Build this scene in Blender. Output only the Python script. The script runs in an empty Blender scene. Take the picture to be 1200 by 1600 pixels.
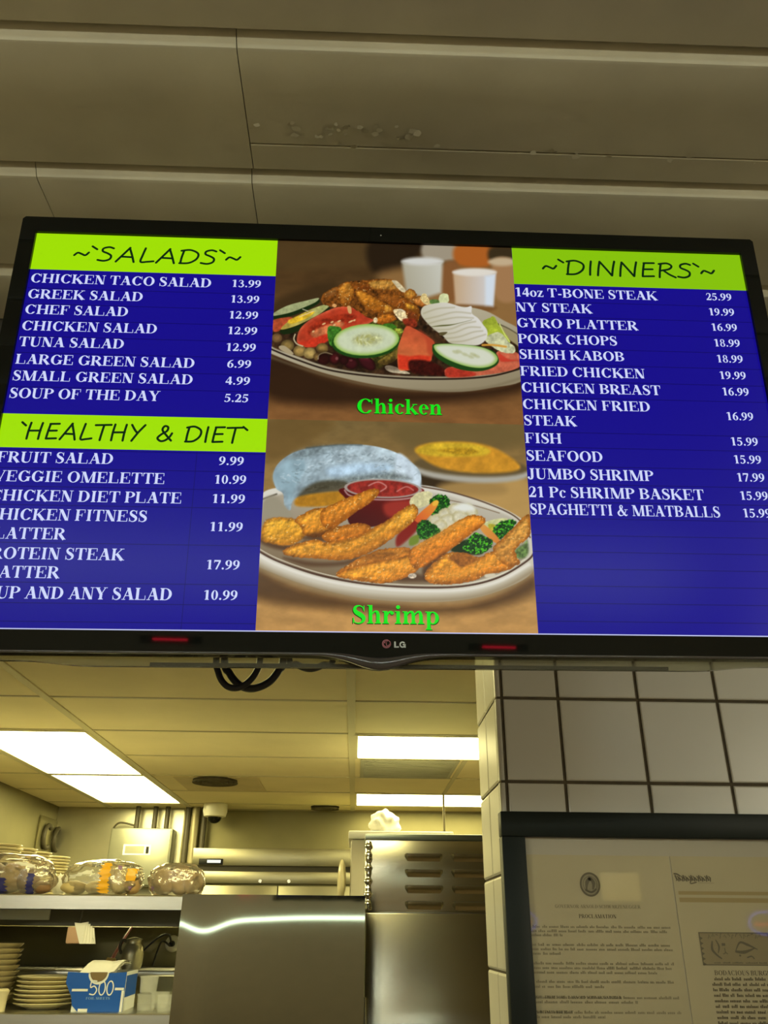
import bpy, bmesh, math, random
import numpy as np
from mathutils import Matrix, Vector, noise as mnoise

S = bpy.context.scene
COL = S.collection

# ---------------------------------------------------------------- camera
R_ = Vector((0.99957, -0.02837, 0.00809))
cam_f, cam_pitch, cam_roll, cam_yaw = 1289.22, 0.47172, 0.00809, 0.02852
F_ = Vector((math.sin(cam_yaw) * math.cos(cam_pitch), math.cos(cam_yaw) * math.cos(cam_pitch), math.sin(cam_pitch)))
R0 = Vector((math.cos(cam_yaw), -math.sin(cam_yaw), 0))
U0 = R0.cross(F_)
R_ = math.cos(cam_roll) * R0 + math.sin(cam_roll) * U0
U_ = -math.sin(cam_roll) * R0 + math.cos(cam_roll) * U0
cd = bpy.data.cameras.new('camera')
cam = bpy.data.objects.new('camera', cd)
COL.objects.link(cam)
cam.matrix_world = Matrix(((R_.x, U_.x, -F_.x, 0), (R_.y, U_.y, -F_.y, 0), (R_.z, U_.z, -F_.z, 1.6), (0, 0, 0, 1)))
cd.sensor_fit = 'VERTICAL'
cd.sensor_height = 36
cd.lens = cam_f / 1600 * 36
cd.clip_start = .02
S.camera = cam

# ---------------------------------------------------------------- world, exposure
W = bpy.data.worlds.new('world')
S.world = W
W.use_nodes = True
W.node_tree.nodes['Background'].inputs[0].default_value = (.5, .45, .35, 1)
W.node_tree.nodes['Background'].inputs[1].default_value = .01
S.view_settings.view_transform = 'Standard'
S.view_settings.look = 'None'
S.view_settings.gamma = 1
S.view_settings.use_curve_mapping = False
S.view_settings.exposure = 0
S.cycles.use_denoising = True
S.cycles.max_bounces = 8
S.cycles.transparent_max_bounces = 12
S.cycles.sample_clamp_indirect = 4
KITCHEN_LIGHT = 18.5        # radiance of the kitchen diffusers
TUBE_LIGHT = 46.0           # radiance of the dining room tubes
FILL_GLOBE_WATTS = 165           # added warm fill globes, out of view, brightening the dining room
WARM = (1.0, .90, .40)

# ---------------------------------------------------------------- helpers
def lin(c):
    return tuple((v / 255 / 12.92 if v <= 10.3 else ((v / 255 + .055) / 1.055) ** 2.4) for v in c)

def mat(name, col, rough=.5, metal=0, var=.0, vs=8, bump=0, bs=40, stretch=None, spec=.5, trans=0, alpha=1, emit=None, es=0, coat=0, ior=1.45):
    m = bpy.data.materials.new(name)
    m.use_nodes = True
    nt = m.node_tree
    b = nt.nodes['Principled BSDF']
    b.inputs['Base Color'].default_value = (*col, 1)
    b.inputs['Roughness'].default_value = rough
    b.inputs['Metallic'].default_value = metal
    b.inputs['Specular IOR Level'].default_value = spec
    b.inputs['Transmission Weight'].default_value = trans
    b.inputs['Alpha'].default_value = alpha
    b.inputs['IOR'].default_value = ior
    b.inputs['Coat Weight'].default_value = coat
    if emit:
        b.inputs['Emission Color'].default_value = (*emit, 1)
        b.inputs['Emission Strength'].default_value = es
    if var or bump:
        tc = nt.nodes.new('ShaderNodeTexCoord')
        mp = nt.nodes.new('ShaderNodeMapping')
        nt.links.new(tc.outputs['Object'], mp.inputs['Vector'])
        if stretch:
            mp.inputs['Scale'].default_value = stretch
    if var:
        n = nt.nodes.new('ShaderNodeTexNoise')
        n.inputs['Scale'].default_value = vs
        n.inputs['Detail'].default_value = 5
        nt.links.new(mp.outputs['Vector'], n.inputs['Vector'])
        r = nt.nodes.new('ShaderNodeMapRange')
        r.inputs['From Min'].default_value = .3
        r.inputs['From Max'].default_value = .7
        r.inputs['To Min'].default_value = 1 - var
        r.inputs['To Max'].default_value = 1 + var
        nt.links.new(n.outputs['Fac'], r.inputs['Value'])
        mx = nt.nodes.new('ShaderNodeMix')
        mx.data_type = 'RGBA'
        mx.blend_type = 'MULTIPLY'
        mx.inputs['Factor'].default_value = 1
        mx.inputs[6].default_value = (*col, 1)
        nt.links.new(r.outputs['Result'], mx.inputs[7])
        nt.links.new(mx.outputs[2], b.inputs['Base Color'])
    if bump:
        n2 = nt.nodes.new('ShaderNodeTexNoise')
        n2.inputs['Scale'].default_value = bs
        n2.inputs['Detail'].default_value = 4
        nt.links.new(mp.outputs['Vector'], n2.inputs['Vector'])
        bp = nt.nodes.new('ShaderNodeBump')
        bp.inputs['Strength'].default_value = bump
        bp.inputs['Distance'].default_value = .004
        nt.links.new(n2.outputs['Fac'], bp.inputs['Height'])
        nt.links.new(bp.outputs['Normal'], b.inputs['Normal'])
    return m

def emis(name, rgb255, strength=1.0, rough=.2, spec=.12):
    return mat(name, (0, 0, 0), rough=rough, spec=spec, emit=lin(rgb255), es=strength)

def obj(name, bm, m, parent=None, smooth=29, loc=None):
    me = bpy.data.meshes.new(name)
    if isinstance(bm, bmesh.types.BMesh):
        bmesh.ops.recalc_face_normals(bm, faces=bm.faces)
        bm.to_mesh(me)
        bm.free()
    else:
        me.from_pydata(bm[0], [], bm[1])
        me.update()
    o = bpy.data.objects.new(name, me)
    COL.objects.link(o)
    for k in (m if isinstance(m, (list, tuple)) else [m]):
        me.materials.append(k)
    if smooth and len(me.polygons):
        me.polygons.foreach_set('use_smooth', [True] * len(me.polygons))
        me.set_sharp_from_angle(angle=math.radians(smooth))
    if parent:
        o.parent = parent
    if loc:
        o.location = loc
    return o

def tag(o, label, cat, group=None):
    o['label'] = label
    o['category'] = cat
    if group:
        o['group'] = group
    return o

def thing(name, label, cat, loc=(0, 0, 0), rotz=0, group=None):
    o = bpy.data.objects.new(name, None)
    o.empty_display_size = .05
    COL.objects.link(o)
    o.location = loc
    o.rotation_euler = (0, 0, rotz)
    return tag(o, label, cat, group)

def struct(name, bm, m, smooth=29):
    o = obj(name, bm, m, smooth=smooth)
    o['kind'] = 'structure'
    return o

def NB():
    return bmesh.new()

def box(bm, x0, x1, y0, y1, z0, z1, bev=0, seg=2):
    r = bmesh.ops.create_cube(bm, size=1)
    vs = r['verts']
    for v in vs:
        v.co = Vector(((x0 + x1) / 2 + v.co.x * (x1 - x0), (y0 + y1) / 2 + v.co.y * (y1 - y0), (z0 + z1) / 2 + v.co.z * (z1 - z0)))
    if bev:
        es = {e for v in vs for e in v.link_edges}
        bmesh.ops.bevel(bm, geom=list(es), offset=bev, segments=seg, affect='EDGES', profile=.5)
    return bm

def prism(bm, pts, axis, a, b):
    """outline in the two other axes, extruded from a to b along axis"""
    def P(p, t):
        return {'x': (t, p[0], p[1]), 'y': (p[0], t, p[1]), 'z': (p[0], p[1], t)}[axis]
    A = [bm.verts.new(P(p, a)) for p in pts]
    B = [bm.verts.new(P(p, b)) for p in pts]
    n = len(pts)
    bm.faces.new(A)
    bm.faces.new(B[::-1])
    for i in range(n):
        bm.faces.new((A[i], B[i], B[(i + 1) % n], A[(i + 1) % n]))
    return bm

def lathe(bm, prof, cx=0, cy=0, cz=0, n=32):
    rings = []
    for r, z in prof:
        if r < 1e-6:
            rings.append([bm.verts.new((cx, cy, cz + z))])
        else:
            rings.append([bm.verts.new((cx + r * math.cos(2 * math.pi * i / n), cy + r * math.sin(2 * math.pi * i / n), cz + z)) for i in range(n)])
    for a, b in zip(rings[:-1], rings[1:]):
        for i in range(n):
            j = (i + 1) % n
            if len(a) == 1 and len(b) == 1:
                continue
            if len(a) == 1:
                bm.faces.new((a[0], b[i], b[j]))
            elif len(b) == 1:
                bm.faces.new((a[i], b[0], a[j]))
            else:
                bm.faces.new((a[i], b[i], b[j], a[j]))
    return bm

def smooth_path(pts, n=8):
    p = [Vector(q) for q in pts]
    out = []
    for i in range(len(p) - 1):
        a, b, c, d = p[max(i - 1, 0)], p[i], p[i + 1], p[min(i + 2, len(p) - 1)]
        for k in range(n):
            t = k / n
            out.append(.5 * (2 * b + (c - a) * t + (2 * a - 5 * b + 4 * c - d) * t * t + (3 * b - a - 3 * c + d) * t ** 3))
    out.append(p[-1])
    return out

def tube(bm, pts, r, n=14, sm=True, caps=True):
    n = max(n, 14)
    p = smooth_path(pts) if sm and len(pts) > 2 else [Vector(q) for q in pts]
    rings = []
    ref = None
    for i, q in enumerate(p):
        d = (p[min(i + 1, len(p) - 1)] - p[max(i - 1, 0)]).normalized()
        if ref is None:
            ref = Vector((0, 0, 1)) if abs(d.z) < .9 else Vector((1, 0, 0))
        u = d.cross(ref).normalized()
        ref = u.cross(d).normalized()
        if isinstance(r, (list, tuple)):
            f = i / (len(p) - 1) * (len(r) - 1)
            k = min(int(f), len(r) - 2)
            rr = r[k] + (r[k + 1] - r[k]) * (f - k)
        else:
            rr = r
        rings.append([bm.verts.new(q + rr * (math.cos(2 * math.pi * k / n) * u + math.sin(2 * math.pi * k / n) * ref)) for k in range(n)])
    for a, b in zip(rings[:-1], rings[1:]):
        for i in range(n):
            bm.faces.new((a[i], b[i], b[(i + 1) % n], a[(i + 1) % n]))
    if caps:
        bm.faces.new(rings[0])
        bm.faces.new(rings[-1][::-1])
    return bm

def ellipsoid(bm, c, r, sub=3, amp=0, freq=3, seed=0, zmin=None):
    q = bmesh.ops.create_icosphere(bm, subdivisions=sub, radius=1)
    for v in q['verts']:
        d = v.co.copy()
        k = 1 + (amp * mnoise.noise(d * freq + Vector((seed * 3.1, seed * 1.7, seed))) if amp else 0)
        v.co = Vector((c[0] + d.x * r[0] * k, c[1] + d.y * r[1] * k, c[2] + d.z * r[2] * k))
        if zmin is not None and v.co.z < zmin:
            v.co.z = zmin
    return q['verts']

def dup(root, loc, label=None, group=None, rotz=None):
    r = root.copy()
    COL.objects.link(r)
    r.location = loc
    if rotz is not None:
        r.rotation_euler = (0, 0, rotz)
    if label:
        r['label'] = label
    if group:
        r['group'] = group
    for ch in list(root.children):
        c = ch.copy()
        COL.objects.link(c)
        c.parent = r
        for g in ch.children:
            d = g.copy()
            COL.objects.link(d)
            d.parent = c
    return r

# ---------------------------------------------------------------- lettering (serif capitals, digits, a few small letters; flat quads)
T, N_, SE, SH = .225, .06, .085, .05
GL = {}

def q_bar(x0, x1, y0, y1):
    return [[(x0, y0), (x1, y0), (x1, y1), (x0, y1)]]

def q_stem(x, y0=0, y1=1, w=T, sb=1, st=1, s=SE, h=SH):
    out = q_bar(x, x + w, y0, y1)
    if sb:
        out += [[(x - s, y0), (x + w + s, y0), (x + w + s * .9, y0 + h), (x - s * .9, y0 + h)], [(x - .045, y0 + h), (x + w + .045, y0 + h), (x + w, y0 + h + .05), (x, y0 + h + .05)]]
    if st:
        out += [[(x - s, y1 - h), (x + w + s, y1 - h), (x + w + s, y1), (x - s, y1)], [(x, y1 - h - .05), (x + w, y1 - h - .05), (x + w + .045, y1 - h), (x - .045, y1 - h)]]
    return out

def q_arc(cx, cy, rx, ry, a0, a1, wv, wh, n=20):
    out = []
    P = []
    for i in range(n + 1):
        a = math.radians(a0 + (a1 - a0) * i / n)
        c, s = math.cos(a), math.sin(a)
        P.append(((cx + rx * c, cy + ry * s), (cx + (rx - wv) * c, cy + (ry - wh) * s)))
    for a, b in zip(P[:-1], P[1:]):
        out.append([a[0], b[0], b[1], a[1]])
    return out

def q_path(pts, ws, sm=True):
    P = smooth_path([(x, y, 0) for x, y in pts], 6) if sm and len(pts) > 2 else [Vector((x, y, 0)) for x, y in pts]
    n = len(P)
    if not isinstance(ws, (list, tuple)):
        ws = [ws] * len(pts)
    L, Rr = [], []
    for i, p in enumerate(P):
        t = i / (n - 1) * (len(ws) - 1)
        k = min(int(t), len(ws) - 2)
        w = ws[k] + (ws[k + 1] - ws[k]) * (t - k)
        d = (P[min(i + 1, n - 1)] - P[max(i - 1, 0)]).normalized()
        L.append((p.x - d.y * w / 2, p.y + d.x * w / 2))
        Rr.append((p.x + d.y * w / 2, p.y - d.x * w / 2))
    return [[L[i], L[i + 1], Rr[i + 1], Rr[i]] for i in range(n - 1)]

def q_diag(x0, y0, x1, y1, w):
    return [[(x0 - w / 2, y0), (x0 + w / 2, y0), (x1 + w / 2, y1), (x1 - w / 2, y1)]]

def q_foot(x0, x1, y=0.0):
    return q_bar(x0, x1, y, y + SH)

def q_disc(cx, cy, r, n=14):
    return [[(cx, cy), (cx + r * math.cos(2 * math.pi * i / n), cy + r * math.sin(2 * math.pi * i / n)),
             (cx + r * math.cos(2 * math.pi * (i + 1) / n), cy + r * math.sin(2 * math.pi * (i + 1) / n))] for i in range(n)]

GL['A'] = (1.07, q_diag(.15, 0, .52, 1, .07) + q_diag(.84, 0, .52, 1, .26) + q_bar(.27, .72, .31, .37) + q_foot(.02, .32) + q_foot(.64, 1.05))
GL['B'] = (.99, q_stem(.12) + q_arc(.45, .75, .42, .25, -90, 90, .22, .05) + q_arc(.45, .265, .48, .265, -90, 90, .24, .05) + q_bar(.3, .46, .95, 1) + q_bar(.3, .46, .5, .55) + q_bar(.3, .46, 0, .05))
GL['C'] = (1.07, q_arc(.56, .5, .5, .515, 38, 322, .25, .06) + q_bar(.93, .975, .66, 1.0) + q_path([(.90, .24), (.80, .08), (.66, .015)], [.05, .07, .06]))
GL['D'] = (1.07, q_stem(.12) + q_arc(.45, .5, .56, .5, -90, 90, .24, .05) + q_bar(.3, .46, .95, 1) + q_bar(.3, .46, 0, .05))
GL['E'] = (.99, q_stem(.12) + q_bar(.3, .86, .95, 1) + q_bar(.3, .9, 0, .05) + q_bar(.3, .62, .48, .53) + q_bar(.82, .87, .72, 1) + q_bar(.86, .92, 0, .3) + q_bar(.59, .64, .36, .66))
GL['F'] = (.91, q_stem(.12) + q_bar(.3, .82, .95, 1) + q_bar(.3, .6, .48, .53) + q_bar(.79, .84, .7, 1) + q_bar(.57, .62, .36, .66))
GL['G'] = (1.15, q_arc(.56, .5, .5, .515, 38, 325, .25, .06) + q_bar(.93, .975, .68, 1.0) + q_bar(.80, 1.02, .06, .44) + q_bar(.70, 1.12, .41, .46))
GL['H'] = (1.15, q_stem(.12) + q_stem(.80) + q_bar(.3, .85, .48, .54))
GL['I'] = (.575, q_stem(.175))
GL['J'] = (.74, q_stem(.34, .2, 1, sb=0) + q_path([(.45, .24), (.40, .05), (.22, -.02), (.10, .05)], [.225, .18, .07, .05]) + q_disc(.13, .12, .1))
GL['K'] = (1.15, q_stem(.12) + q_diag(.32, .42, .88, .97, .08) + q_path([(.46, .56), (.96, .0)], .235, False) + q_foot(.70, 1.14) + q_bar(.70, 1.06, .95, 1))
GL['L'] = (.99, q_stem(.12) + q_bar(.3, .88, 0, .05) + q_bar(.85, .9, 0, .36))
GL['M'] = (1.4, q_bar(.16, .22, 0, 1) + q_bar(1.03, 1.26, 0, 1) + q_diag(.27, 1, .68, .0, .26) + q_diag(.72, .0, 1.09, 1, .07) + q_foot(.04, .34) + q_foot(.94, 1.35) + q_bar(.04, .36, .95, 1) + q_bar(1.0, 1.35, .95, 1))
GL['N'] = (1.07, q_bar(.15, .21, 0, 1) + q_bar(.84, .90, 0, 1) + q_diag(.22, 1, .80, 0, .28) + q_foot(.04, .33) + q_bar(.03, .34, .95, 1) + q_bar(.71, 1.03, .95, 1))
GL['O'] = (1.15, q_arc(.575, .5, .52, .515, 0, 360, .25, .055, 32))
GL['P'] = (.91, q_stem(.12) + q_arc(.44, .73, .44, .27, -90, 90, .23, .05) + q_bar(.3, .45, .95, 1) + q_bar(.3, .45, .46, .51))
GL['R'] = (1.07, q_stem(.12) + q_arc(.44, .74, .44, .26, -90, 90, .23, .05) + q_bar(.3, .45, .95, 1) + q_bar(.3, .5, .48, .53) + q_path([(.50, .5), (.92, 0)], .235, False) + q_foot(.80, 1.08))
GL['S'] = (.82, q_path([(.66, .74), (.60, .90), (.42, .985), (.24, .93), (.17, .78), (.26, .62), (.48, .48), (.64, .34), (.64, .16), (.50, .035), (.34, .01), (.18, .08), (.11, .26)],
                       [.04, .05, .06, .13, .17, .22, .25, .22, .17, .09, .06, .05, .04]) + q_bar(.645, .69, .68, 1.0) + q_bar(.085, .13, 0, .34))
GL['T'] = (.99, q_stem(.38, st=0) + q_bar(.05, .94, .95, 1) + q_bar(.04, .09, .68, 1) + q_bar(.90, .95, .68, 1) + q_bar(.09, .16, .88, .95) + q_bar(.83, .90, .88, .95))
GL['U'] = (1.07, q_bar(.13, .355, .33, 1) + q_bar(.83, .89, .33, 1) + q_path([(.243, .36), (.27, .15), (.42, .035), (.62, .02), (.79, .11), (.86, .36)], [.225, .21, .13, .07, .06, .06]) + q_bar(.04, .45, .95, 1) + q_bar(.70, 1.02, .95, 1))
GL['V'] = (1.07, q_diag(.22, 1, .56, 0, .26) + q_diag(.56, 0, .88, 1, .07) + q_bar(.02, .44, .95, 1) + q_bar(.73, 1.03, .95, 1))
GL['Y'] = (1.07, q_stem(.43, 0, .48, st=0) + q_diag(.20, 1, .56, .40, .26) + q_diag(.56, .42, .88, 1, .07) + q_bar(.01, .43, .95, 1) + q_bar(.73, 1.04, .95, 1))
GL['W'] = (1.48, q_diag(.22, 1, .50, 0, .25) + q_diag(.50, 0, .72, 1, .07) + q_diag(.74, 1, 1.0, 0, .25) + q_diag(1.0, 0, 1.28, 1, .07) + q_bar(.02, .42, .95, 1) + q_bar(.56, .9, .95, 1) + q_bar(1.14, 1.44, .95, 1))
GL['Z'] = (.99, q_bar(.1, .88, .93, 1) + q_bar(.06, .9, 0, .07) + q_diag(.2, 0, .76, 1, .26))
GL['&'] = (1.23, q_path([(1.12, .12), (.98, .03), (.80, .15), (.50, .58), (.40, .82), (.50, .97), (.64, .88), (.60, .70), (.36, .48), (.18, .26), (.28, .05), (.52, .02), (.80, .18), (.95, .42), (.98, .56)],
                        [.05, .10, .20, .22, .14, .06, .10, .09, .12, .2, .14, .06, .07, .06, .06]) + q_bar(.82, 1.18, .54, .59))
GL['1'] = (.74, q_stem(.28, st=0) + q_path([(.12, .86), (.32, .97)], .07, False) + q_bar(.28, .505, .9, 1))
GL['2'] = (.74, q_path([(.10, .70), (.17, .90), (.36, .97), (.54, .86), (.54, .62), (.36, .34), (.12, .08)], [.05, .07, .07, .17, .21, .13, .07]) + q_bar(.06, .66, 0, .17) + q_bar(.62, .68, .1, .3))
GL['3'] = (.74, q_path([(.10, .76), (.20, .94), (.38, .96), (.50, .82), (.46, .62), (.26, .54)], [.05, .06, .07, .18, .17, .05]) + q_path([(.28, .54), (.50, .46), (.58, .26), (.46, .06), (.24, .02), (.09, .10)], [.05, .14, .20, .12, .07, .06]) + q_disc(.14, .1, .08))
GL['4'] = (.74, q_bar(.39, .60, 0, 1) + q_bar(.03, .70, .22, .38) + q_diag(.07, .34, .45, 1, .07))
GL['5'] = (.74, q_bar(.18, .64, .84, 1) + q_diag(.14, .5, .22, 1, .06) + q_path([(.14, .54), (.34, .60), (.54, .46), (.56, .24), (.40, .05), (.20, .02), (.08, .08)], [.05, .10, .19, .19, .10, .06, .05]) + q_disc(.13, .09, .08))
GL['6'] = (.74, q_arc(.38, .31, .32, .32, 0, 360, .2, .06, 24) + q_path([(.16, .3), (.20, .62), (.40, .88), (.66, .99)], [.2, .2, .12, .04]))
GL['7'] = (.74, q_bar(.08, .68, .83, 1) + q_diag(.29, 0, .62, .86, .16) + q_bar(.06, .11, .7, 1))
GL['8'] = (.74, q_arc(.37, .74, .27, .265, 0, 360, .16, .05, 24) + q_arc(.37, .26, .31, .28, 0, 360, .17, .05, 24))
GL['9'] = (.74, q_arc(.36, .69, .32, .32, 0, 360, .2, .06, 24) + q_path([(.58, .7), (.54, .38), (.34, .12), (.08, .01)], [.2, .2, .12, .04]))
GL['0'] = (.74, q_arc(.37, .5, .32, .51, 0, 360, .2, .05, 28))
GL['.'] = (.37, q_disc(.185, .1, .105))
GL[','] = (.37, q_disc(.185, .1, .1) + q_path([(.25, .08), (.2, -.08), (.12, -.16)], .05))
GL['-'] = (.49, q_bar(.08, .42, .26, .40))
GL[' '] = (.37, [])
XH = .70
GL['o'] = (.74, q_arc(.37, .345, .33, .36, 0, 360, .2, .05, 24))
GL['z'] = (.66, q_bar(.06, .58, XH - .07, XH) + q_bar(.05, .6, 0, .07) + q_diag(.16, .03, .48, XH - .03, .2) + q_bar(.05, .1, XH - .22, XH) + q_bar(.57, .62, 0, .22))
GL['c'] = (.66, q_arc(.36, .345, .31, .36, 48, 318, .2, .05) + q_disc(.53, .56, .09))
GL['e'] = (.66, q_arc(.34, .345, .30, .36, 0, 318, .19, .05) + q_bar(.12, .62, .35, .40))
GL['h'] = (.82, q_stem(.11, 0, 1.03, .19, st=0) + q_bar(.03, .2, .98, 1.03) + q_path([(.28, .52), (.42, .67), (.56, .64), (.61, .46)], [.06, .08, .16, .19]) + q_stem(.515, 0, .5, .19, st=0))
GL['n'] = (.82, q_stem(.11, 0, XH, .19, st=0) + q_bar(.03, .2, XH - .05, XH) + q_path([(.28, .52), (.42, .67), (.56, .64), (.61, .46)], [.06, .08, .16, .19]) + q_stem(.515, 0, .5, .19, st=0))
GL['m'] = (1.23, GL['n'][1] + q_path([(.69, .52), (.83, .67), (.97, .64), (1.02, .46)], [.06, .08, .16, .19]) + q_stem(.925, 0, .5, .19, st=0))
GL['i'] = (.41, q_stem(.11, 0, XH, .19, st=0) + q_bar(.03, .2, XH - .05, XH) + q_disc(.205, .93, .11))
GL['k'] = (.82, q_stem(.11, 0, 1.03, .19, st=0) + q_bar(.03, .2, .98, 1.03) + q_diag(.28, .26, .58, XH - .03, .07) + q_path([(.38, .42), (.70, .0)], .19, False) + q_foot(.56, .84) + q_bar(.47, .76, XH - .05, XH))
GL['r'] = (.66, q_stem(.11, 0, XH, .19, st=0) + q_bar(.03, .2, XH - .05, XH) + q_path([(.28, .48), (.38, .64), (.52, .66)], [.07, .10, .12]) + q_disc(.54, .60, .1))
GL['p'] = (.82, q_stem(.11, -.32, XH, .19, st=0) + q_bar(.03, .2, XH - .05, XH) + q_arc(.42, .345, .34, .36, -150, 150, .2, .06))
for a_, b_ in (('a', 'e'), ('s', 'z'), ('t', 'i'), ('u', 'n'), ('d', 'o'), ('l', 'i'), ('g', 'p')):
    GL.setdefault(a_, GL[b_])

HAND = {  # hand-drawn capitals: advance, strokes
    'S': (.80, [[(.66, .92), (.46, 1.0), (.22, .90), (.20, .70), (.42, .56), (.58, .40), (.54, .16), (.30, .03), (.02, .08)]]),
    'A': (.98, [[(.02, .0), (.30, .5), (.58, 1.0)], [(.56, .98), (.70, .45), (.80, .0)], [(.22, .36), (.72, .34)]]),
    'L': (.78, [[(.28, 1.0), (.18, .5), (.12, .04), (.40, .05), (.68, .10)]]),
    'D': (.98, [[(.22, .92), (.14, .45), (.10, .02)], [(.10, .90), (.50, .97), (.84, .74), (.80, .36), (.48, .06), (.06, .02)]]),
    'H': (.98, [[(.20, 1.0), (.12, .5), (.08, .0)], [(.80, 1.0), (.72, .5), (.68, .0)], [(.12, .50), (.74, .52)]]),
    'E': (.80, [[(.24, .95), (.16, .5), (.10, .03)], [(.22, .95), (.70, .97)], [(.16, .52), (.60, .54)], [(.10, .03), (.62, .06)]]),
    'T': (.86, [[(.04, .93), (.45, .95), (.86, .97)], [(.48, .95), (.40, .45), (.34, .0)]]),
    'Y': (.88, [[(.10, 1.0), (.28, .68), (.42, .50)], [(.80, 1.0), (.46, .52), (.16, .0)]]),
    'I': (.42, [[(.24, .96), (.18, .5), (.14, .02)]]),
    'N': (1.02, [[(.22, .96), (.14, .5), (.08, .0)], [(.22, .96), (.48, .48), (.72, .02)], [(.90, 1.0), (.80, .5), (.73, .02)]]),
    'R': (.92, [[(.22, .95), (.14, .5), (.08, .0)], [(.12, .92), (.50, .98), (.70, .80), (.56, .58), (.16, .46)], [(.30, .48), (.54, .22), (.82, .02)]]),
    '&': (.94, [[(.80, .06), (.52, .40), (.30, .72), (.40, .96), (.58, .90), (.54, .66), (.26, .44), (.08, .20), (.26, .02), (.50, .08), (.70, .28), (.82, .52)]]),
    '~': (.74, [[(.02, .36), (.16, .54), (.34, .46), (.50, .38), (.64, .58)]]),
    '`': (.30, [[(.02, 1.02), (.24, .82)]]), ' ': (.55, []),
}

def text_quads(s, u0, v, cap, u1=None):
    adv = [GL[c][0] for c in s]
    tot = sum(adv)
    sx = (u1 - u0) / (tot - .08) if u1 is not None else cap
    out, x = [], -.04
    for c, a in zip(s, adv):
        for q in GL[c][1]:
            out.append([(u0 + (x + px) * sx, v + py * cap) for px, py in q])
        x += a
    return out

def hand_quads(s, u0, u1, v, cap, w):
    adv = [HAND[c][0] for c in s]
    sx = (u1 - u0) / sum(adv)
    out, x = [], 0
    for c, a in zip(s, adv):
        for st in HAND[c][1]:
            P = [(u0 + (x + px) * sx, v + py * cap) for px, py in st]
            out += q_path(P, w)
            for e in (P[0], P[-1]):
                out += q_disc(e[0], e[1], w / 2, 10)
        x += a
    return out

def flat(name, quads, m, parent, z, scale=.001):
    """flat coloured shapes lying on a face (local x right, y up)"""
    vs, fs = [], []
    for q in quads:
        fs.append(list(range(len(vs), len(vs) + len(q))))
        vs += [(x * scale, y * scale, z) for x, y in q]
    a = obj(name, (vs, fs), m, parent, smooth=0)
    bm = bmesh.new()
    bm.from_mesh(a.data)
    for f in bm.faces:
        f.normal_update()
        if f.normal.z < 0:
            f.normal_flip()
    bm.to_mesh(a.data)
    bm.free()
    return a

def rect(u0, u1, v0, v1):
    return [[(u0, v0), (u1, v0), (u1, v1), (u0, v1)]]
# ---------------------------------------------------------------- the two pictures shown on the screen
HM = (1.1779766631779711, 0.1963124590267146, 618.6775786253893, 0.05197719612322871, -0.8162624499899278,
      657.4296932454733, 3.9155327333173506e-05, 0.0003256801481931696)   # screen millimetres -> drawing units of the artwork

def lattice(ix, iy, seed):
    h = (ix.astype(np.int64) * 374761393 + iy.astype(np.int64) * 668265263 + seed * 1274126177) & 0xffffffff
    h = ((h ^ (h >> 13)) * 1274126177) & 0xffffffff
    return ((h ^ (h >> 16)) & 0xffff) / 65535.0

def vnoise(x, y, seed=0):
    ix, iy = np.floor(x), np.floor(y)
    fx, fy = x - ix, y - iy
    fx, fy = fx * fx * (3 - 2 * fx), fy * fy * (3 - 2 * fy)
    a, b = lattice(ix, iy, seed), lattice(ix + 1, iy, seed)
    c, d = lattice(ix, iy + 1, seed), lattice(ix + 1, iy + 1, seed)
    return (a * (1 - fx) + b * fx) * (1 - fy) + (c * (1 - fx) + d * fx) * fy

def fbm(x, y, s, seed=0, octaves=3):
    t, a, n = 0, 0.5, 0
    for k in range(octaves):
        t = t + a * vnoise(x / s * 2 ** k, y / s * 2 ** k, seed + k)
        n += a
        a *= 0.55
    return t / n

def spline(pts, closed=True, n=8):
    p = np.array(pts, float)
    m = len(p)
    out = []
    for i in range(m if closed else m - 1):
        if closed:
            a, b, c, d = p[(i - 1) % m], p[i], p[(i + 1) % m], p[(i + 2) % m]
        else:
            a, b, c, d = p[max(i - 1, 0)], p[i], p[i + 1], p[min(i + 2, m - 1)]
        for k in range(n):
            t = k / n
            out.append(0.5 * (2 * b + (c - a) * t + (2 * a - 5 * b + 4 * c - d) * t * t + (3 * b - a - 3 * c + d) * t ** 3))
    if not closed:
        out.append(p[-1])
    return np.array(out)

ORG = {'A': (420, 420, 5.4545), 'B': (600, 380, 5.4545), 'C': (400, 680, 5.4545), 'D': (620, 680, 5.4545),
       'T': (400, 370, 2.7273), 'S': (380, 640, 2.5)}

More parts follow.
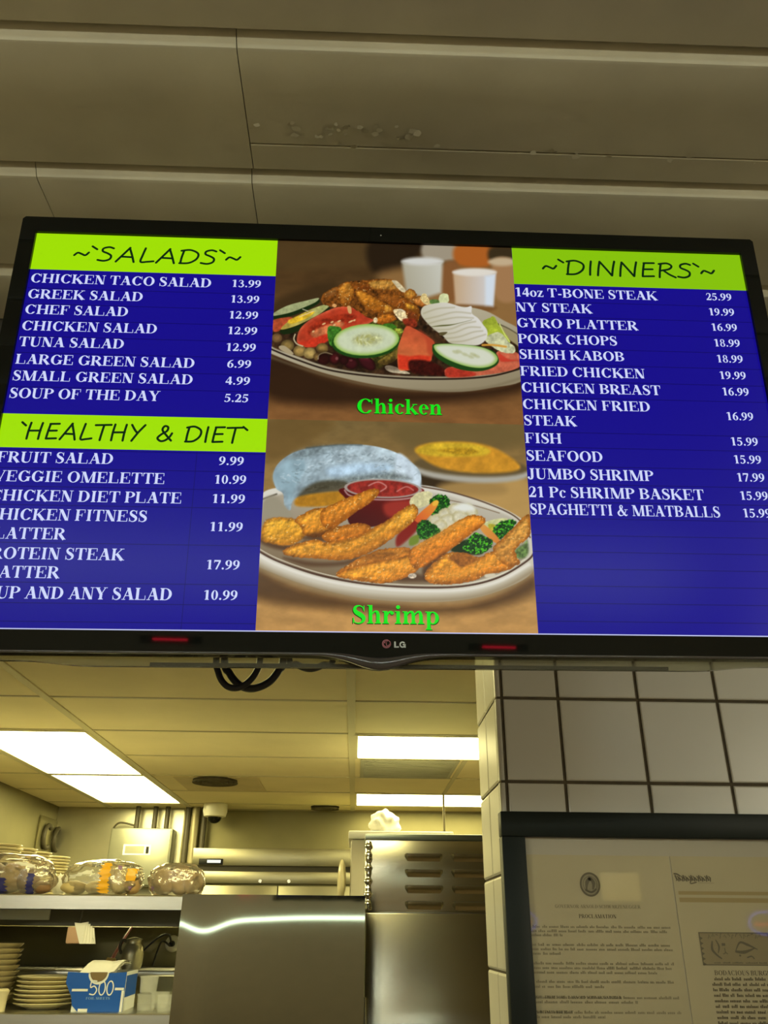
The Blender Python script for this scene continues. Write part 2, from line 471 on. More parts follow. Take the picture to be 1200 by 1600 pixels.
class Picture:
    def __init__(self, X, Y, ox, oy, s, base):
        self.ox, self.oy, self.s = ox, oy, s
        self.X, self.Y = X, Y
        self.img = np.zeros(X.shape + (3,)) + np.array(base, float)

    def pt(self, f, pts):
        ox, oy, s = ORG[f]
        return np.array([(ox + x / s, oy + y / s) for x, y in pts])

    def box(self, pts, pad):
        x0, y0 = pts.min(0) - pad
        x1, y1 = pts.max(0) + pad
        m = (self.X > x0) & (self.X < x1) & (self.Y > y0) & (self.Y < y1)
        r, c = np.where(m.any(1))[0], np.where(m.any(0))[0]
        if not len(r) or not len(c):
            return None
        return slice(r[0], r[-1] + 1), slice(c[0], c[-1] + 1)

    @staticmethod
    def sdf(x, y, p):
        d = np.full(x.shape, 1e9)
        ins = np.zeros(x.shape, bool)
        for i in range(len(p)):
            a, b = p[i - 1], p[i]
            e = b - a
            L = (e * e).sum() + 1e-12
            t = np.clip(((x - a[0]) * e[0] + (y - a[1]) * e[1]) / L, 0, 1)
            d = np.minimum(d, (x - a[0] - t * e[0]) ** 2 + (y - a[1] - t * e[1]) ** 2)
            c = (a[1] > y) != (b[1] > y)
            ins ^= c & (x < (b[0] - a[0]) * (y - a[1]) / (b[1] - a[1] + 1e-12) + a[0])
        d = np.sqrt(d)
        return np.where(ins, -d, d)

    def shape(self, f, pts, col, soft=.8, smooth=True, tex=0, ts=4, seed=1, rim=None, rw=2, rough=0, rs=3, to=None, axis=(0, 1),
              speck=None, sp=.8, ss=1.6, alpha=1.0, bump=0):
        p = self.pt(f, pts)
        if smooth:
            p = spline(p)
        bx = self.box(p, soft * 2 + rough + 1)
        if bx is None:
            return
        x, y = self.X[bx], self.Y[bx]
        d = self.sdf(x, y, p)
        if rough:
            d = d + (fbm(x, y, rs, seed + 7) - .5) * 2 * rough
        m = np.clip(.5 - d / (2 * soft), 0, 1)
        m = (m * m * (3 - 2 * m) * alpha)[..., None]
        c = np.zeros(x.shape + (3,)) + np.array(col, float)
        if to is not None:
            ax = np.array(axis, float)
            q = p @ ax
            t = np.clip((x * ax[0] + y * ax[1] - q.min()) / (q.max() - q.min() + 1e-9), 0, 1)[..., None]
            c = c * (1 - t) + np.array(to, float) * t
        if rim is not None:
            t = np.clip(1 + d / rw, 0, 1)[..., None]
            c = c * (1 - t) + np.array(rim, float) * t
        if tex:
            c = c * (1 + tex * 2 * (fbm(x, y, ts, seed) - .5))[..., None]
        if bump:
            e = fbm(x, y, ts, seed + 3) - fbm(x + 1.6, y + 1.8, ts, seed + 3)
            c = c * np.clip(1 - bump * e, .55, 1.5)[..., None]
        if speck is not None:
            t = np.clip((fbm(x, y, ss, seed + 31, 2) - sp) * 8, 0, 1)[..., None]
            c = c * (1 - t) + np.array(speck, float) * t
        self.img[bx] = self.img[bx] * (1 - m) + c * m

    def ell(self, f, cx, cy, rx, ry, col, rot=0, **k):
        a = math.radians(rot)
        pts = [(cx + rx * math.cos(t) * math.cos(a) - ry * math.sin(t) * math.sin(a),
                cy + rx * math.cos(t) * math.sin(a) + ry * math.sin(t) * math.cos(a))
               for t in [2 * math.pi * i / 28 for i in range(28)]]
        self.shape(f, pts, col, smooth=False, **k)

    def line(self, f, pts, w, col, soft=.6, alpha=1.0, smooth=True):
        p = self.pt(f, pts)
        if smooth and len(p) > 2:
            p = spline(p, False)
        bx = self.box(p, w + soft * 2 + 1)
        if bx is None:
            return
        x, y = self.X[bx], self.Y[bx]
        d = np.full(x.shape, 1e9)
        for a, b in zip(p[:-1], p[1:]):
            e = b - a
            t = np.clip(((x - a[0]) * e[0] + (y - a[1]) * e[1]) / ((e * e).sum() + 1e-12), 0, 1)
            d = np.minimum(d, np.hypot(x - a[0] - t * e[0], y - a[1] - t * e[1]))
        m = np.clip(.5 - (d - w / 2) / (2 * soft), 0, 1)[..., None] * alpha
        self.img[bx] = self.img[bx] * (1 - m) + np.array(col, float) * m

def picture_grid(u0, u1, v0, v1, nx, ny):
    U, V = np.meshgrid(np.linspace(u0, u1, nx), np.linspace(v1, v0, ny))
    w = HM[6] * U + HM[7] * V + 1
    return U, V, (HM[0] * U + HM[1] * V + HM[2]) / w, (HM[3] * U + HM[4] * V + HM[5]) / w

def wood(P, top, mid, bot, y0, y1, y2):
    t1 = np.clip((P.Y - y0) / (y1 - y0), 0, 1)[..., None]
    t2 = np.clip((P.Y - y1) / (y2 - y1), 0, 1)[..., None]
    P.img[:] = np.array(top) * (1 - t1) + np.array(mid) * t1
    P.img[:] = P.img * (1 - t2) + np.array(bot) * t2
    P.img *= (1 + .28 * (fbm(P.X, P.Y * 2.2, 26, 5, 4) - .5))[..., None]

def paint_salad(X, Y):  # palette dimmed overall, screen viewing-angle falloff put into the colours
    P = Picture(X, Y, 0, 0, 1, (0, 0, 0))
    wood(P, (62, 44, 22), (92, 66, 36), (128, 86, 46), 385, 500, 660)
    # blurred back of the table
    P.shape('T', [(80, 20), (590, 20), (590, 110), (300, 140), (80, 130)], (86, 66, 36), soft=9, alpha=.6)
    P.shape('T', [(490, 20), (720, 20), (640, 120), (500, 150)], (34, 24, 14), soft=8, alpha=.9)
    P.shape('T', [(540, 150), (1130, 150), (1130, 480), (700, 330)], (146, 108, 62), soft=12, alpha=.85)
    P.shape('T', [(90, 270), (330, 190), (300, 300), (90, 360)], (58, 42, 22), soft=8, alpha=.8)
    P.shape('T', [(720, 25), (850, 30), (850, 100), (720, 95)], (165, 155, 135), soft=5, alpha=.9)
    P.shape('T', [(855, 40), (1000, 45), (995, 125), (860, 120)], (168, 92, 34), soft=5)
    P.shape('T', [(1000, 50), (1095, 55), (1095, 110), (1000, 105)], (56, 44, 26), soft=5)
    P.shape('T', [(1010, 105), (1100, 110), (1110, 265), (1025, 262)], (158, 118, 78), soft=4.5)
    P.ell('T', 1050, 108, 60, 18, (190, 168, 134), soft=4)
    P.shape('T', [(800, 120), (860, 120), (860, 260), (800, 260)], (128, 84, 46), soft=5)
    P.shape('T', [(622, 108), (796, 108), (790, 240), (720, 262), (640, 235)], (166, 160, 138), smooth=False, soft=4.5, to=(196, 196, 184), axis=(1, -.3))
    P.ell('T', 710, 105, 88, 17, (206, 206, 200), soft=4)
    P.shape('T', [(840, 150), (1022, 158), (1012, 302), (850, 290)], (190, 160, 124), smooth=False, soft=3.2, to=(205, 208, 214), axis=(1, 0))
    P.ell('T', 932, 152, 94, 17, (218, 212, 200), soft=3)
    P.shape('T', [(978, 170), (1018, 165), (1008, 298), (978, 298)], (206, 216, 226), smooth=False, soft=4)
    P.shape('T', [(860, 290), (1020, 300), (980, 320), (860, 310)], (112, 74, 38), soft=4, alpha=.8)
    # shade of the plate on the table, plate rim
    P.shape('T', [(60, 500), (300, 590), (600, 650), (1000, 640), (1130, 600), (1130, 660), (900, 700), (500, 720), (60, 690)], (38, 22, 12), soft=13, alpha=.85)
    P.shape('T', [(40, 455), (150, 360), (500, 300), (900, 300), (1060, 360), (1150, 430), (1150, 600), (1000, 645), (820, 662), (560, 640),
                  (330, 592), (170, 540), (40, 485)], (186, 178, 152), to=(140, 128, 100), axis=(.2, 1), soft=1.2)
    P.line('T', [(40, 505), (180, 555), (340, 602), (560, 645), (820, 658), (1000, 640), (1140, 600)], 3, (112, 100, 74), soft=2.5, alpha=.6)
    P.line('T', [(40, 468), (170, 522), (330, 572), (560, 600), (800, 607), (1000, 595), (1150, 556)], 2.6, (34, 22, 16), soft=.8)
    P.line('T', [(40, 458), (170, 510), (330, 560), (560, 590), (800, 597), (1000, 585), (1150, 545)], .9, (196, 186, 160), soft=.6)
    P.line('T', [(1030, 372), (1080, 395), (1150, 440)], 2.2, (54, 48, 34), soft=.8)
    P.shape('T', [(1040, 380), (1150, 450), (1150, 545), (1060, 470)], (150, 138, 100), soft=3)
    # bed of the salad
    P.shape('T', [(60, 400), (200, 330), (420, 280), (700, 290), (960, 380), (1120, 470), (1150, 548), (1000, 585), (800, 597), (560, 590), (330, 560),
                  (170, 508), (60, 462)], (52, 34, 20), tex=.7, ts=7, soft=1.5)
    P.shape('T', [(400, 360), (620, 360), (640, 460), (560, 540), (500, 560), (400, 470)], (74, 70, 24), tex=.8, ts=5, soft=3, seed=3)
    # left cucumbers and tomato end
    P.shape('A', [(40, 400), (160, 330), (320, 280), (430, 265), (420, 300), (330, 350), (200, 400), (40, 430)], (22, 40, 14))
    P.shape('A', [(40, 380), (160, 315), (320, 272), (425, 250), (400, 285), (300, 330), (180, 375), (40, 402)], (154, 160, 112), tex=.15)
    P.shape('A', [(40, 440), (200, 415), (160, 480), (90, 530), (40, 530)], (172, 74, 42), tex=.25)
    P.shape('A', [(100, 520), (250, 480), (420, 400), (515, 330), (500, 380), (400, 460), (260, 530), (130, 560)], (24, 38, 14))
    P.shape('A', [(105, 510), (170, 450), (330, 360), (480, 305), (515, 320), (420, 395), (260, 475), (140, 515)], (186, 160, 66), tex=.25, ts=6, to=(150, 158, 100), axis=(1, -.4))
    P.shape('A', [(170, 440), (330, 370), (390, 370), (330, 420), (200, 470)], (206, 168, 40), tex=.3, soft=1.5)
    P.line('A', [(265, 410), (380, 362)], 1.2, (222, 200, 158)); P.line('A', [(290, 345), (335, 362)], 1, (214, 206, 170))
    # big tomato wedge
    P.shape('A', [(240, 600), (270, 510), (360, 430), (520, 350), (640, 320), (800, 330), (900, 370), (900, 440), (760, 500), (560, 560), (420, 640), (330, 670), (255, 640)],
            (176, 58, 34), rim=(196, 86, 56), rw=5, tex=.18, ts=8, soft=.8)
    P.shape('A', [(330, 530), (440, 440), (600, 390), (740, 400), (720, 440), (640, 480), (520, 540), (400, 590)], (142, 42, 22), tex=.4, ts=5, soft=2.5)
    P.shape('A', [(360, 545), (500, 480), (600, 450), (640, 480), (520, 560), (420, 600)], (196, 110, 66), tex=.3, ts=5, soft=2.5)
    for q in [(470, 470, 30), (540, 455, 25), (600, 448, 30), (380, 535, 20), (700, 450, 40), (730, 440, 20), (560, 480, 22)]:
        P.ell('A', q[0], q[1], q[2] * .55, 7, (216, 176, 120), rot=-25, soft=.8)
    P.shape('A', [(250, 630), (340, 610), (500, 555), (520, 600), (420, 660), (320, 668)], (196, 52, 30), soft=2, tex=.15)
    # chicken
    P.shape('A', [(460, 230), (560, 170), (650, 120), (860, 95), (1040, 92), (1140, 160), (1200, 280), (1260, 300), (1290, 400), (1200, 470), (1060, 400), (900, 440),
                  (700, 330), (560, 330), (460, 300)], (106, 60, 20), tex=.7, ts=4, rough=1.2, soft=.8, seed=9)
    def meat(pts, c, seed, f='A', rim=(120, 66, 18), sp=.66):
        P.shape(f, pts, tuple(min(255, k * 1.06) for k in c), to=tuple(k * f_ for k, f_ in zip(c, (.70, .58, .5))), axis=(.2, 1), rim=rim, rw=4, tex=.22, ts=5, seed=seed, rough=1, rs=2.6, soft=.7, speck=(226, 190, 120), sp=sp + .1, ss=2, bump=.6)
    meat([(465, 215), (560, 160), (590, 170), (560, 235), (500, 255), (470, 245)], (150, 102, 48), 11)
    meat([(590, 180), (640, 120), (700, 120), (730, 190), (720, 250), (660, 320), (610, 290)], (190, 128, 44), 12)
    meat([(700, 130), (850, 120), (880, 180), (800, 190), (740, 175)], (138, 78, 26), 13)
    meat([(850, 110), (1040, 92), (1130, 150), (1160, 200), (1050, 190), (900, 180)], (188, 140, 60), 14)
    meat([(740, 200), (790, 185), (900, 240), (1020, 310), (1060, 360), (980, 380), (860, 350), (790, 300)], (204, 134, 40), 15)
    meat([(950, 220), (1100, 230), (1220, 290), (1230, 350), (1080, 330), (980, 270)], (156, 92, 32), 16)
    meat([(900, 440), (960, 390), (1040, 385), (1090, 430), (1000, 470), (930, 470)], (204, 124, 36), 17)
    meat([(1060, 370), (1110, 345), (1200, 400), (1250, 470), (1160, 450)], (190, 120, 46), 18, sp=.55)
    P.shape('A', [(1050, 105), (1100, 110), (1170, 190), (1130, 195)], (206, 190, 150), tex=.2, rough=.6)
    P.shape('A', [(1080, 360), (1130, 345), (1190, 395), (1150, 440), (1100, 420)], (222, 210, 176), tex=.3, ts=2)
    P.shape('A', [(670, 320), (700, 325), (705, 380), (680, 375)], (206, 160, 100)); P.ell('A', 560, 315, 20, 16, (206, 150, 90), tex=.4, ts=2)
    P.ell('A', 910, 440, 18, 24, (226, 206, 160), tex=.3, ts=2)
    meat([(170, 430), (230, 390), (280, 440), (240, 480), (200, 490)], (204, 148, 56), 21, 'B')
    meat([(230, 480), (330, 450), (400, 510), (340, 550), (270, 520)], (196, 132, 62), 22, 'B')
    P.shape('B', [(310, 470), (350, 430), (395, 500), (405, 525), (350, 520)], (214, 190, 128), rough=.8, tex=.3, ts=2)
    meat([(0, 520), (60, 540), (80, 580), (40, 600), (0, 600)], (212, 158, 60), 23, 'B')
    meat([(180, 510), (250, 520), (290, 560), (240, 580), (190, 560)], (214, 160, 50), 24, 'B')
    P.shape('B', [(80, 580), (120, 565), (200, 600), (250, 640), (190, 660), (140, 660)], (222, 200, 150), tex=.35, ts=2.4, rough=.7)
    meat([(190, 570), (280, 590), (300, 650), (250, 690), (200, 640)], (122, 62, 26), 25, 'B')
    P.shape('B', [(160, 650), (260, 650), (280, 710), (200, 720)], (126, 44, 24), tex=.4, soft=1.5)
    # leaves
    P.shape('A', [(505, 500), (560, 490), (620, 510), (600, 560), (560, 640), (530, 660), (505, 600)], (58, 112, 34), tex=.4, ts=4, rough=.8)
    P.shape('A', [(980, 480), (1050, 470), (1090, 500), (1060, 520)], (52, 100, 26), tex=.4)
    P.ell('B', 110, 750, 60, 22, (132, 142, 48), tex=.5, ts=4)
    P.shape('B', [(0, 690), (70, 690), (80, 740), (0, 720)], (58, 104, 30), tex=.4)
    # chickpeas, beans
    for x, y, r, c in [(70, 590, 45, (140, 104, 60)), (160, 655, 58, (132, 108, 58)), (265, 700, 56, (160, 130, 70)), (350, 720, 56, (176, 148, 84)),
                       (455, 680, 52, (152, 122, 62)), (420, 750, 40, (150, 116, 62))]:
        P.ell('A', x, y, r, r * .88, c, rim=tuple(int(k * .62) for k in c), rw=6, tex=.15, soft=.9)
    P.shape('A', [(90, 660), (140, 660), (210, 720), (180, 730), (100, 690)], (166, 150, 116))
    for x, y, rx, ry, rot, c in [(470, 770, 56, 46, 0, (58, 20, 18)), (560, 765, 48, 50, 20, (110, 28, 34)), (700, 805, 62, 50, 15, (88, 22, 32)),
                                 (640, 780, 40, 40, 0, (62, 18, 22)), (835, 800, 90, 52, 38, (86, 24, 34))]:
        P.ell('A', x, y, rx, ry, c, rot=rot, rim=(36, 12, 12), rw=5, soft=.9)
    P.ell('A', 580, 765, 12, 14, (190, 110, 110), soft=1); P.ell('A', 820, 750, 30, 9, (180, 110, 110), rot=20, soft=1.2); P.ell('A', 700, 782, 14, 9, (146, 66, 70), soft=1)
    P.line('A', [(225, 560), (215, 600), (240, 640), (290, 660)], 1.8, (196, 180, 140)); P.line('A', [(420, 770), (430, 735), (480, 715), (540, 730)], 1.6, (176, 158, 116))
    P.shape('A', [(930, 790), (1080, 700), (1110, 660), (1100, 760), (1000, 820)], (112, 92, 36), tex=.5)
    P.shape('B', [(10, 1050), (60, 1045), (160, 1080), (220, 1115), (80, 1105), (20, 1080)], (190, 176, 144), tex=.2)
    P.shape('A', [(400, 690), (560, 720), (900, 790), (1110, 760), (1110, 860), (900, 860), (640, 840), (460, 790)], (26, 12, 8), soft=4, alpha=.45)
    # front cucumber
    P.ell('A', 828, 622, 292, 142, (28, 66, 20), rot=-3, soft=.8)
    P.ell('A', 832, 606, 280, 134, (172, 194, 116), rot=-3, soft=1, rim=(136, 176, 74), rw=7)
    P.ell('A', 832, 606, 250, 112, (196, 206, 172), rot=-3, soft=5, tex=.05, ts=8)
    P.ell('A', 840, 604, 130, 54, (186, 190, 140), rot=-3, soft=5, tex=.28, ts=4)
    for i in range(16):
        a = i * 2.4
        P.ell('A', 835 + 92 * math.cos(a) * (.5 + .5 * ((i * 7) % 5) / 4), 604 + 36 * math.sin(a) * (.5 + .5 * ((i * 3) % 4) / 3), 20, 7, (158, 158, 92), rot=math.degrees(a) * .5, soft=1.4, alpha=.7)
    # front tomato wedge
    P.shape('B', [(118, 910), (150, 800), (190, 712), (260, 730), (360, 790), (430, 850), (410, 960), (395, 1010), (300, 1065), (190, 1085), (125, 1070)], (186, 78, 46),
            soft=.8, to=(208, 116, 64), axis=(-.2, 1), tex=.12, ts=10)
    P.shape('B', [(118, 950), (220, 965), (300, 955), (405, 965), (395, 1012), (300, 1065), (190, 1085), (125, 1072)], (206, 56, 32), smooth=False, soft=2.4, tex=.12)
    P.shape('B', [(300, 740), (370, 790), (432, 850), (412, 960), (370, 930), (360, 840)], (170, 62, 38), soft=3, alpha=.7)
    P.shape('B', [(225, 1000), (400, 1010), (520, 1080), (530, 1130), (300, 1120), (220, 1085)], (56, 16, 12), soft=2.5, tex=.4)
    # right tomato slice
    P.shape('B', [(520, 1110), (560, 1060), (900, 1000), (980, 920), (1140, 940), (1160, 1050), (1000, 1105), (760, 1135), (560, 1145)], (190, 96, 68), tex=.2, ts=6)
    P.shape('B', [(980, 940), (1060, 990), (1150, 1000), (1000, 1010)], (196, 52, 36), soft=1.5, alpha=.8)
    P.shape('B', [(520, 1110), (560, 1060), (760, 1100), (760, 1135), (560, 1145)], (168, 50, 34), soft=2, tex=.2)
    # lettuce at the right
    P.shape('B', [(840, 680), (900, 640), (940, 630), (980, 700), (1040, 780), (1075, 850), (980, 860), (880, 800)], (158, 172, 52), tex=.25, ts=6, rough=.6)
    P.shape('B', [(860, 820), (980, 760), (1060, 840), (1115, 890), (1100, 940), (980, 920)], (190, 192, 150), tex=.25, ts=5, rough=.7)
    P.line('B', [(985, 690), (1030, 780), (1070, 840)], 1.6, (206, 214, 120)); P.line('B', [(840, 870), (930, 870), (1040, 885)], 3, (206, 148, 56), soft=1)
    # egg
    P.shape('B', [(480, 440), (540, 438), (555, 490), (520, 520), (470, 510)], (206, 212, 160), rough=.8, tex=.15)
    P.shape('B', [(395, 485), (460, 485), (470, 520), (400, 520)], (90, 120, 60), tex=.3)
    P.shape('B', [(315, 600), (340, 540), (440, 515), (540, 510), (680, 550), (745, 540), (750, 600), (800, 640), (840, 690), (880, 750), (870, 820), (800, 870), (660, 865), (560, 850), (500, 790),
                  (420, 730), (350, 660)], (190, 184, 158), to=(216, 214, 208), axis=(.6, -.5), soft=.9)
    P.shape('B', [(400, 715), (480, 700), (600, 690), (750, 655), (660, 680), (560, 705), (470, 712)], (92, 92, 50), soft=.8)
    for q in [[(350, 650), (460, 625), (600, 590), (740, 600)], [(370, 690), (480, 660), (620, 635), (760, 640)], [(420, 740), (560, 735), (680, 690), (780, 670)],
              [(480, 780), (600, 765), (720, 720), (820, 720)], [(520, 815), (640, 800), (760, 760), (840, 750)], [(560, 845), (680, 835), (800, 800), (865, 780)], [(340, 600), (460, 560), (600, 550)]]:
        P.line('B', q, 1.4, (158, 150, 118), soft=1.6, alpha=.75)
    P.shape('B', [(470, 765), (540, 760), (500, 790)], (86, 76, 44), soft=1)
    # right cucumber
    P.shape('B', [(412, 890), (430, 860), (560, 860), (800, 880), (930, 920), (975, 980), (970, 1030), (900, 1075), (780, 1095), (620, 1070), (480, 1000), (420, 940)], (30, 66, 22))
    P.shape('B', [(425, 880), (470, 862), (600, 862), (800, 882), (920, 925), (970, 985), (930, 1040), (830, 1065), (700, 1050), (560, 1000), (460, 940)], (178, 192, 132), rim=(140, 178, 84), rw=6)
    P.shape('B', [(450, 885), (600, 872), (800, 895), (900, 935), (940, 985), (900, 1030), (800, 1045), (660, 1020), (520, 960)], (206, 210, 190), soft=4)
    for x, y in [(640, 925), (690, 950), (760, 950), (790, 965), (610, 930), (740, 970)]:
        P.ell('B', x, y, 28, 13, (168, 170, 122), rot=20, soft=2, alpha=.6)
    return P.img

def paint_shrimp(X, Y):
    P = Picture(X, Y, 0, 0, 1, (0, 0, 0))
    wood(P, (112, 92, 54), (160, 124, 68), (186, 140, 80), 655, 800, 990)
    P.shape('S', [(90, 40), (350, 45), (260, 130), (100, 200)], (104, 80, 40), soft=10, alpha=.7)
    P.shape('S', [(640, 50), (1095, 60), (1095, 140), (660, 150)], (106, 88, 50), soft=12, alpha=.8)
    P.shape('S', [(660, 230), (800, 250), (1000, 290), (1000, 330), (720, 320)], (44, 32, 18), soft=8, alpha=.9)
    P.shape('S', [(760, 300), (1100, 270), (1120, 420), (1000, 400)], (182, 146, 84), soft=8, alpha=.8)
    # bread on the far plate
    P.ell('S', 890, 240, 230, 46, (168, 164, 150), rot=3, soft=4)
    P.ell('S', 890, 222, 225, 40, (96, 80, 50), rot=3, soft=4)
    P.shape('S', [(670, 160), (740, 130), (900, 130), (1000, 160), (1080, 220), (1040, 245), (900, 248), (760, 225)], (196, 138, 40), soft=3.5, tex=.15, ts=10)
    P.shape('S', [(675, 160), (740, 132), (880, 132), (960, 155), (940, 180), (820, 185), (720, 180)], (206, 170, 44), soft=3.5, tex=.2, ts=8)
    P.shape('S', [(760, 160), (860, 150), (920, 165), (860, 178)], (170, 132, 30), soft=3, tex=.3)
    # shade on the table and plate
    P.shape('S', [(50, 620), (200, 690), (500, 750), (800, 770), (1000, 720), (1130, 650), (1130, 720), (900, 790), (500, 790), (50, 740)], (66, 42, 20), soft=12, alpha=.8)
    P.shape('S', [(40, 560), (60, 420), (70, 330), (200, 300), (600, 300), (720, 298), (860, 335), (1000, 380), (1110, 450), (1140, 560), (1125, 640), (1020, 700), (880, 740), (700, 752),
                  (460, 735), (260, 690), (120, 640), (40, 600)], (214, 210, 196), to=(196, 188, 166), axis=(.1, 1), soft=1.2)
    P.shape('S', [(60, 540), (75, 400), (110, 340), (300, 320), (700, 320), (900, 370), (1060, 430), (1105, 520), (1090, 590), (1000, 640), (860, 680), (700, 690), (480, 675), (300, 650), (140, 590)],
            (188, 182, 164), soft=3, to=(120, 100, 72), axis=(-.2, 1))
    P.line('S', [(40, 540), (130, 590), (290, 645), (470, 680), (680, 695), (860, 690), (1000, 655), (1110, 590), (1140, 550)], 3, (74, 48, 34), soft=.7)
    P.line('S', [(40, 530), (130, 580), (290, 636), (470, 671), (680, 686), (860, 681), (1000, 646), (1100, 585)], 1.2, (222, 214, 190), soft=.7)
    P.line('S', [(690, 300), (820, 325), (960, 370), (1070, 425), (1120, 500)], 2.2, (86, 62, 44), soft=.8)
    P.line('S', [(760, 345), (900, 375), (1000, 405)], 1.2, (118, 96, 70), soft=.8)
    P.line('S', [(70, 352), (130, 330)], 2.5, (92, 84, 68), soft=1)
    P.line('S', [(40, 600), (130, 645), (290, 700), (470, 733), (680, 746), (880, 735), (1020, 694), (1130, 632)], 9, (142, 124, 92), soft=5, alpha=.85)
    P.line('S', [(40, 556), (130, 606), (290, 660), (470, 694), (680, 709), (860, 704), (1000, 670), (1115, 606)], 4, (232, 228, 216), soft=2.2, alpha=.8)
    # potato in foil
    P.shape('C', [(145, 340), (200, 230), (340, 140), (560, 95), (860, 80), (1080, 110), (1250, 180), (1390, 300), (1400, 420), (1330, 470), (1000, 400), (760, 420), (520, 480), (330, 540),
                  (290, 640), (240, 600), (230, 500), (170, 450)], (140, 160, 168), to=(176, 192, 198), axis=(1, -.2), soft=1.2, tex=.22, ts=16, seed=4, bump=.8)
    P.shape('C', [(150, 340), (220, 240), (360, 190), (420, 260), (350, 420), (290, 560), (240, 480), (180, 440)], (142, 168, 178), soft=5, tex=.12, ts=14)
    P.shape('C', [(620, 280), (900, 240), (1150, 260), (1100, 340), (800, 370), (640, 350)], (178, 204, 222), soft=6, tex=.2, ts=8)
    P.shape('D', [(0, 170), (80, 190), (160, 290), (205, 400), (190, 480), (80, 470), (110, 430), (0, 400)], (200, 216, 226), soft=3, tex=.15, ts=9)
    rnd = random.Random(5)
    for i in range(150):
        t = rnd.random() * math.pi * 1.05 + math.pi
        r = .55 + .42 * rnd.random()
        x, y = 780 + 600 * math.cos(t) * r, 400 + 300 * math.sin(t) * r
        L = 10 + 30 * rnd.random()
        a = rnd.random() * 1.6 - .8
        c = rnd.choice([(226, 238, 242), (206, 226, 236), (86, 100, 104), (110, 124, 124), (190, 208, 214)])
        P.line('C', [(x, y), (x + L * math.cos(a), y + L * math.sin(a))], .9 + rnd.random(), c, soft=1, alpha=.4)
    P.shape('C', [(380, 470), (620, 380), (900, 330), (1180, 320), (1320, 380), (1000, 390), (760, 420), (520, 500)], (104, 112, 106), soft=7, alpha=.75, tex=.5, ts=4)
    P.shape('C', [(340, 140), (560, 95), (760, 90), (620, 130), (420, 190), (300, 200)], (108, 122, 124), soft=6, alpha=.7, tex=.4, ts=5)
    for i in range(60):
        x = 400 + 600 * rnd.random()
        y = 470 - (x - 400) * .14 + 30 * (rnd.random() - .5)
        P.line('C', [(x, y), (x + 40, y - 12 + 16 * rnd.random())], 1.1, rnd.choice([(52, 56, 50), (206, 214, 210), (88, 92, 84)]), soft=.8, alpha=.65)
    P.line('C', [(430, 110), (700, 85), (900, 85)], 2, (66, 76, 74), soft=1.6, alpha=.7)
    P.shape('C', [(520, 400), (760, 395), (760, 480), (560, 500), (380, 560), (370, 500)], (64, 56, 36), soft=4, alpha=.8)
    P.shape('C', [(330, 560), (380, 520), (560, 490), (740, 480), (780, 530), (640, 600), (420, 610), (340, 600)], (176, 122, 30), soft=2.8, tex=.15, ts=6)
    P.shape('C', [(60, 560), (160, 520), (260, 620), (300, 690), (120, 700), (60, 720)], (150, 142, 120), soft=5)
    # sauce cup
    P.shape('C', [(745, 450), (1390, 450), (1370, 560), (1330, 680), (1000, 780), (800, 760), (770, 560)], (112, 24, 20), soft=1.2, to=(66, 14, 14), axis=(-.5, 1))
    P.shape('C', [(1100, 580), (1330, 560), (1300, 690), (1120, 690)], (150, 46, 36), soft=5)
    P.ell('C', 1080, 455, 330, 82, (164, 150, 140), rot=2, soft=1)
    P.ell('C', 1080, 455, 305, 70, (146, 44, 36), rot=2, soft=1.2, tex=.35, ts=6)
    P.line('C', [(960, 430), (1040, 400), (1110, 440), (1060, 480)], 1.6, (206, 140, 130), soft=1); P.line('C', [(1200, 480), (1280, 440), (1340, 470)], 1.4, (206, 130, 120), soft=1)
    P.line('C', [(755, 470), (800, 515), (950, 545), (1200, 550), (1380, 520), (1410, 470)], 2, (206, 176, 170), soft=1, alpha=.8)
    # vegetables
    P.shape('D', [(110, 560), (160, 500), (240, 480), (300, 500), (280, 580), (200, 620), (130, 620)], (206, 200, 150), tex=.15, rough=1)
    def broccoli(pts, seed, lite=(62, 150, 34)):
        P.shape('D', pts, (20, 62, 18), rough=2, rs=3, soft=.9, tex=.6, ts=3, seed=seed, speck=lite, sp=.56, ss=2.2)
    broccoli([(280, 560), (340, 510), (420, 520), (455, 600), (380, 660), (300, 690), (290, 620)], 3)
    P.shape('D', [(0, 860), (100, 760), (200, 690), (260, 700), (180, 800), (80, 900), (0, 950)], (128, 26, 18), soft=3)
    P.shape('D', [(150, 720), (200, 660), (270, 600), (320, 560), (355, 570), (330, 630), (270, 700), (200, 750)], (206, 88, 40), to=(226, 150, 50), axis=(1, -1), soft=1)
    P.ell('D', 328, 580, 30, 20, (230, 176, 60), rot=-40)
    for x, y, r in [(340, 730, 70), (420, 680, 70), (500, 640, 70), (590, 640, 72), (640, 660, 50), (440, 740, 80), (540, 700, 70), (370, 770, 60)]:
        P.ell('D', x, y, r, r * .85, (206, 200, 170), rim=(186, 176, 130), rw=6, tex=.1, ts=4, soft=1.4, rough=1)
    P.shape('D', [(480, 620), (560, 580), (640, 600), (660, 640), (560, 650)], (222, 224, 214), soft=4)
    broccoli([(170, 780), (220, 725), (300, 750), (370, 810), (320, 860), (240, 890), (180, 870)], 5)
    P.shape('D', [(110, 880), (180, 850), (180, 920), (110, 940)], (110, 130, 40), soft=2)
    P.shape('D', [(740, 760), (830, 720), (940, 715), (900, 790), (820, 830)], (198, 200, 140), soft=1.6, tex=.15)
    P.shape('D', [(780, 760), (840, 770), (830, 840), (790, 820)], (190, 180, 50), soft=1.5, tex=.3)
    broccoli([(810, 830), (860, 750), (960, 720), (1015, 745), (960, 820), (880, 890), (830, 870)], 6, (74, 178, 30))
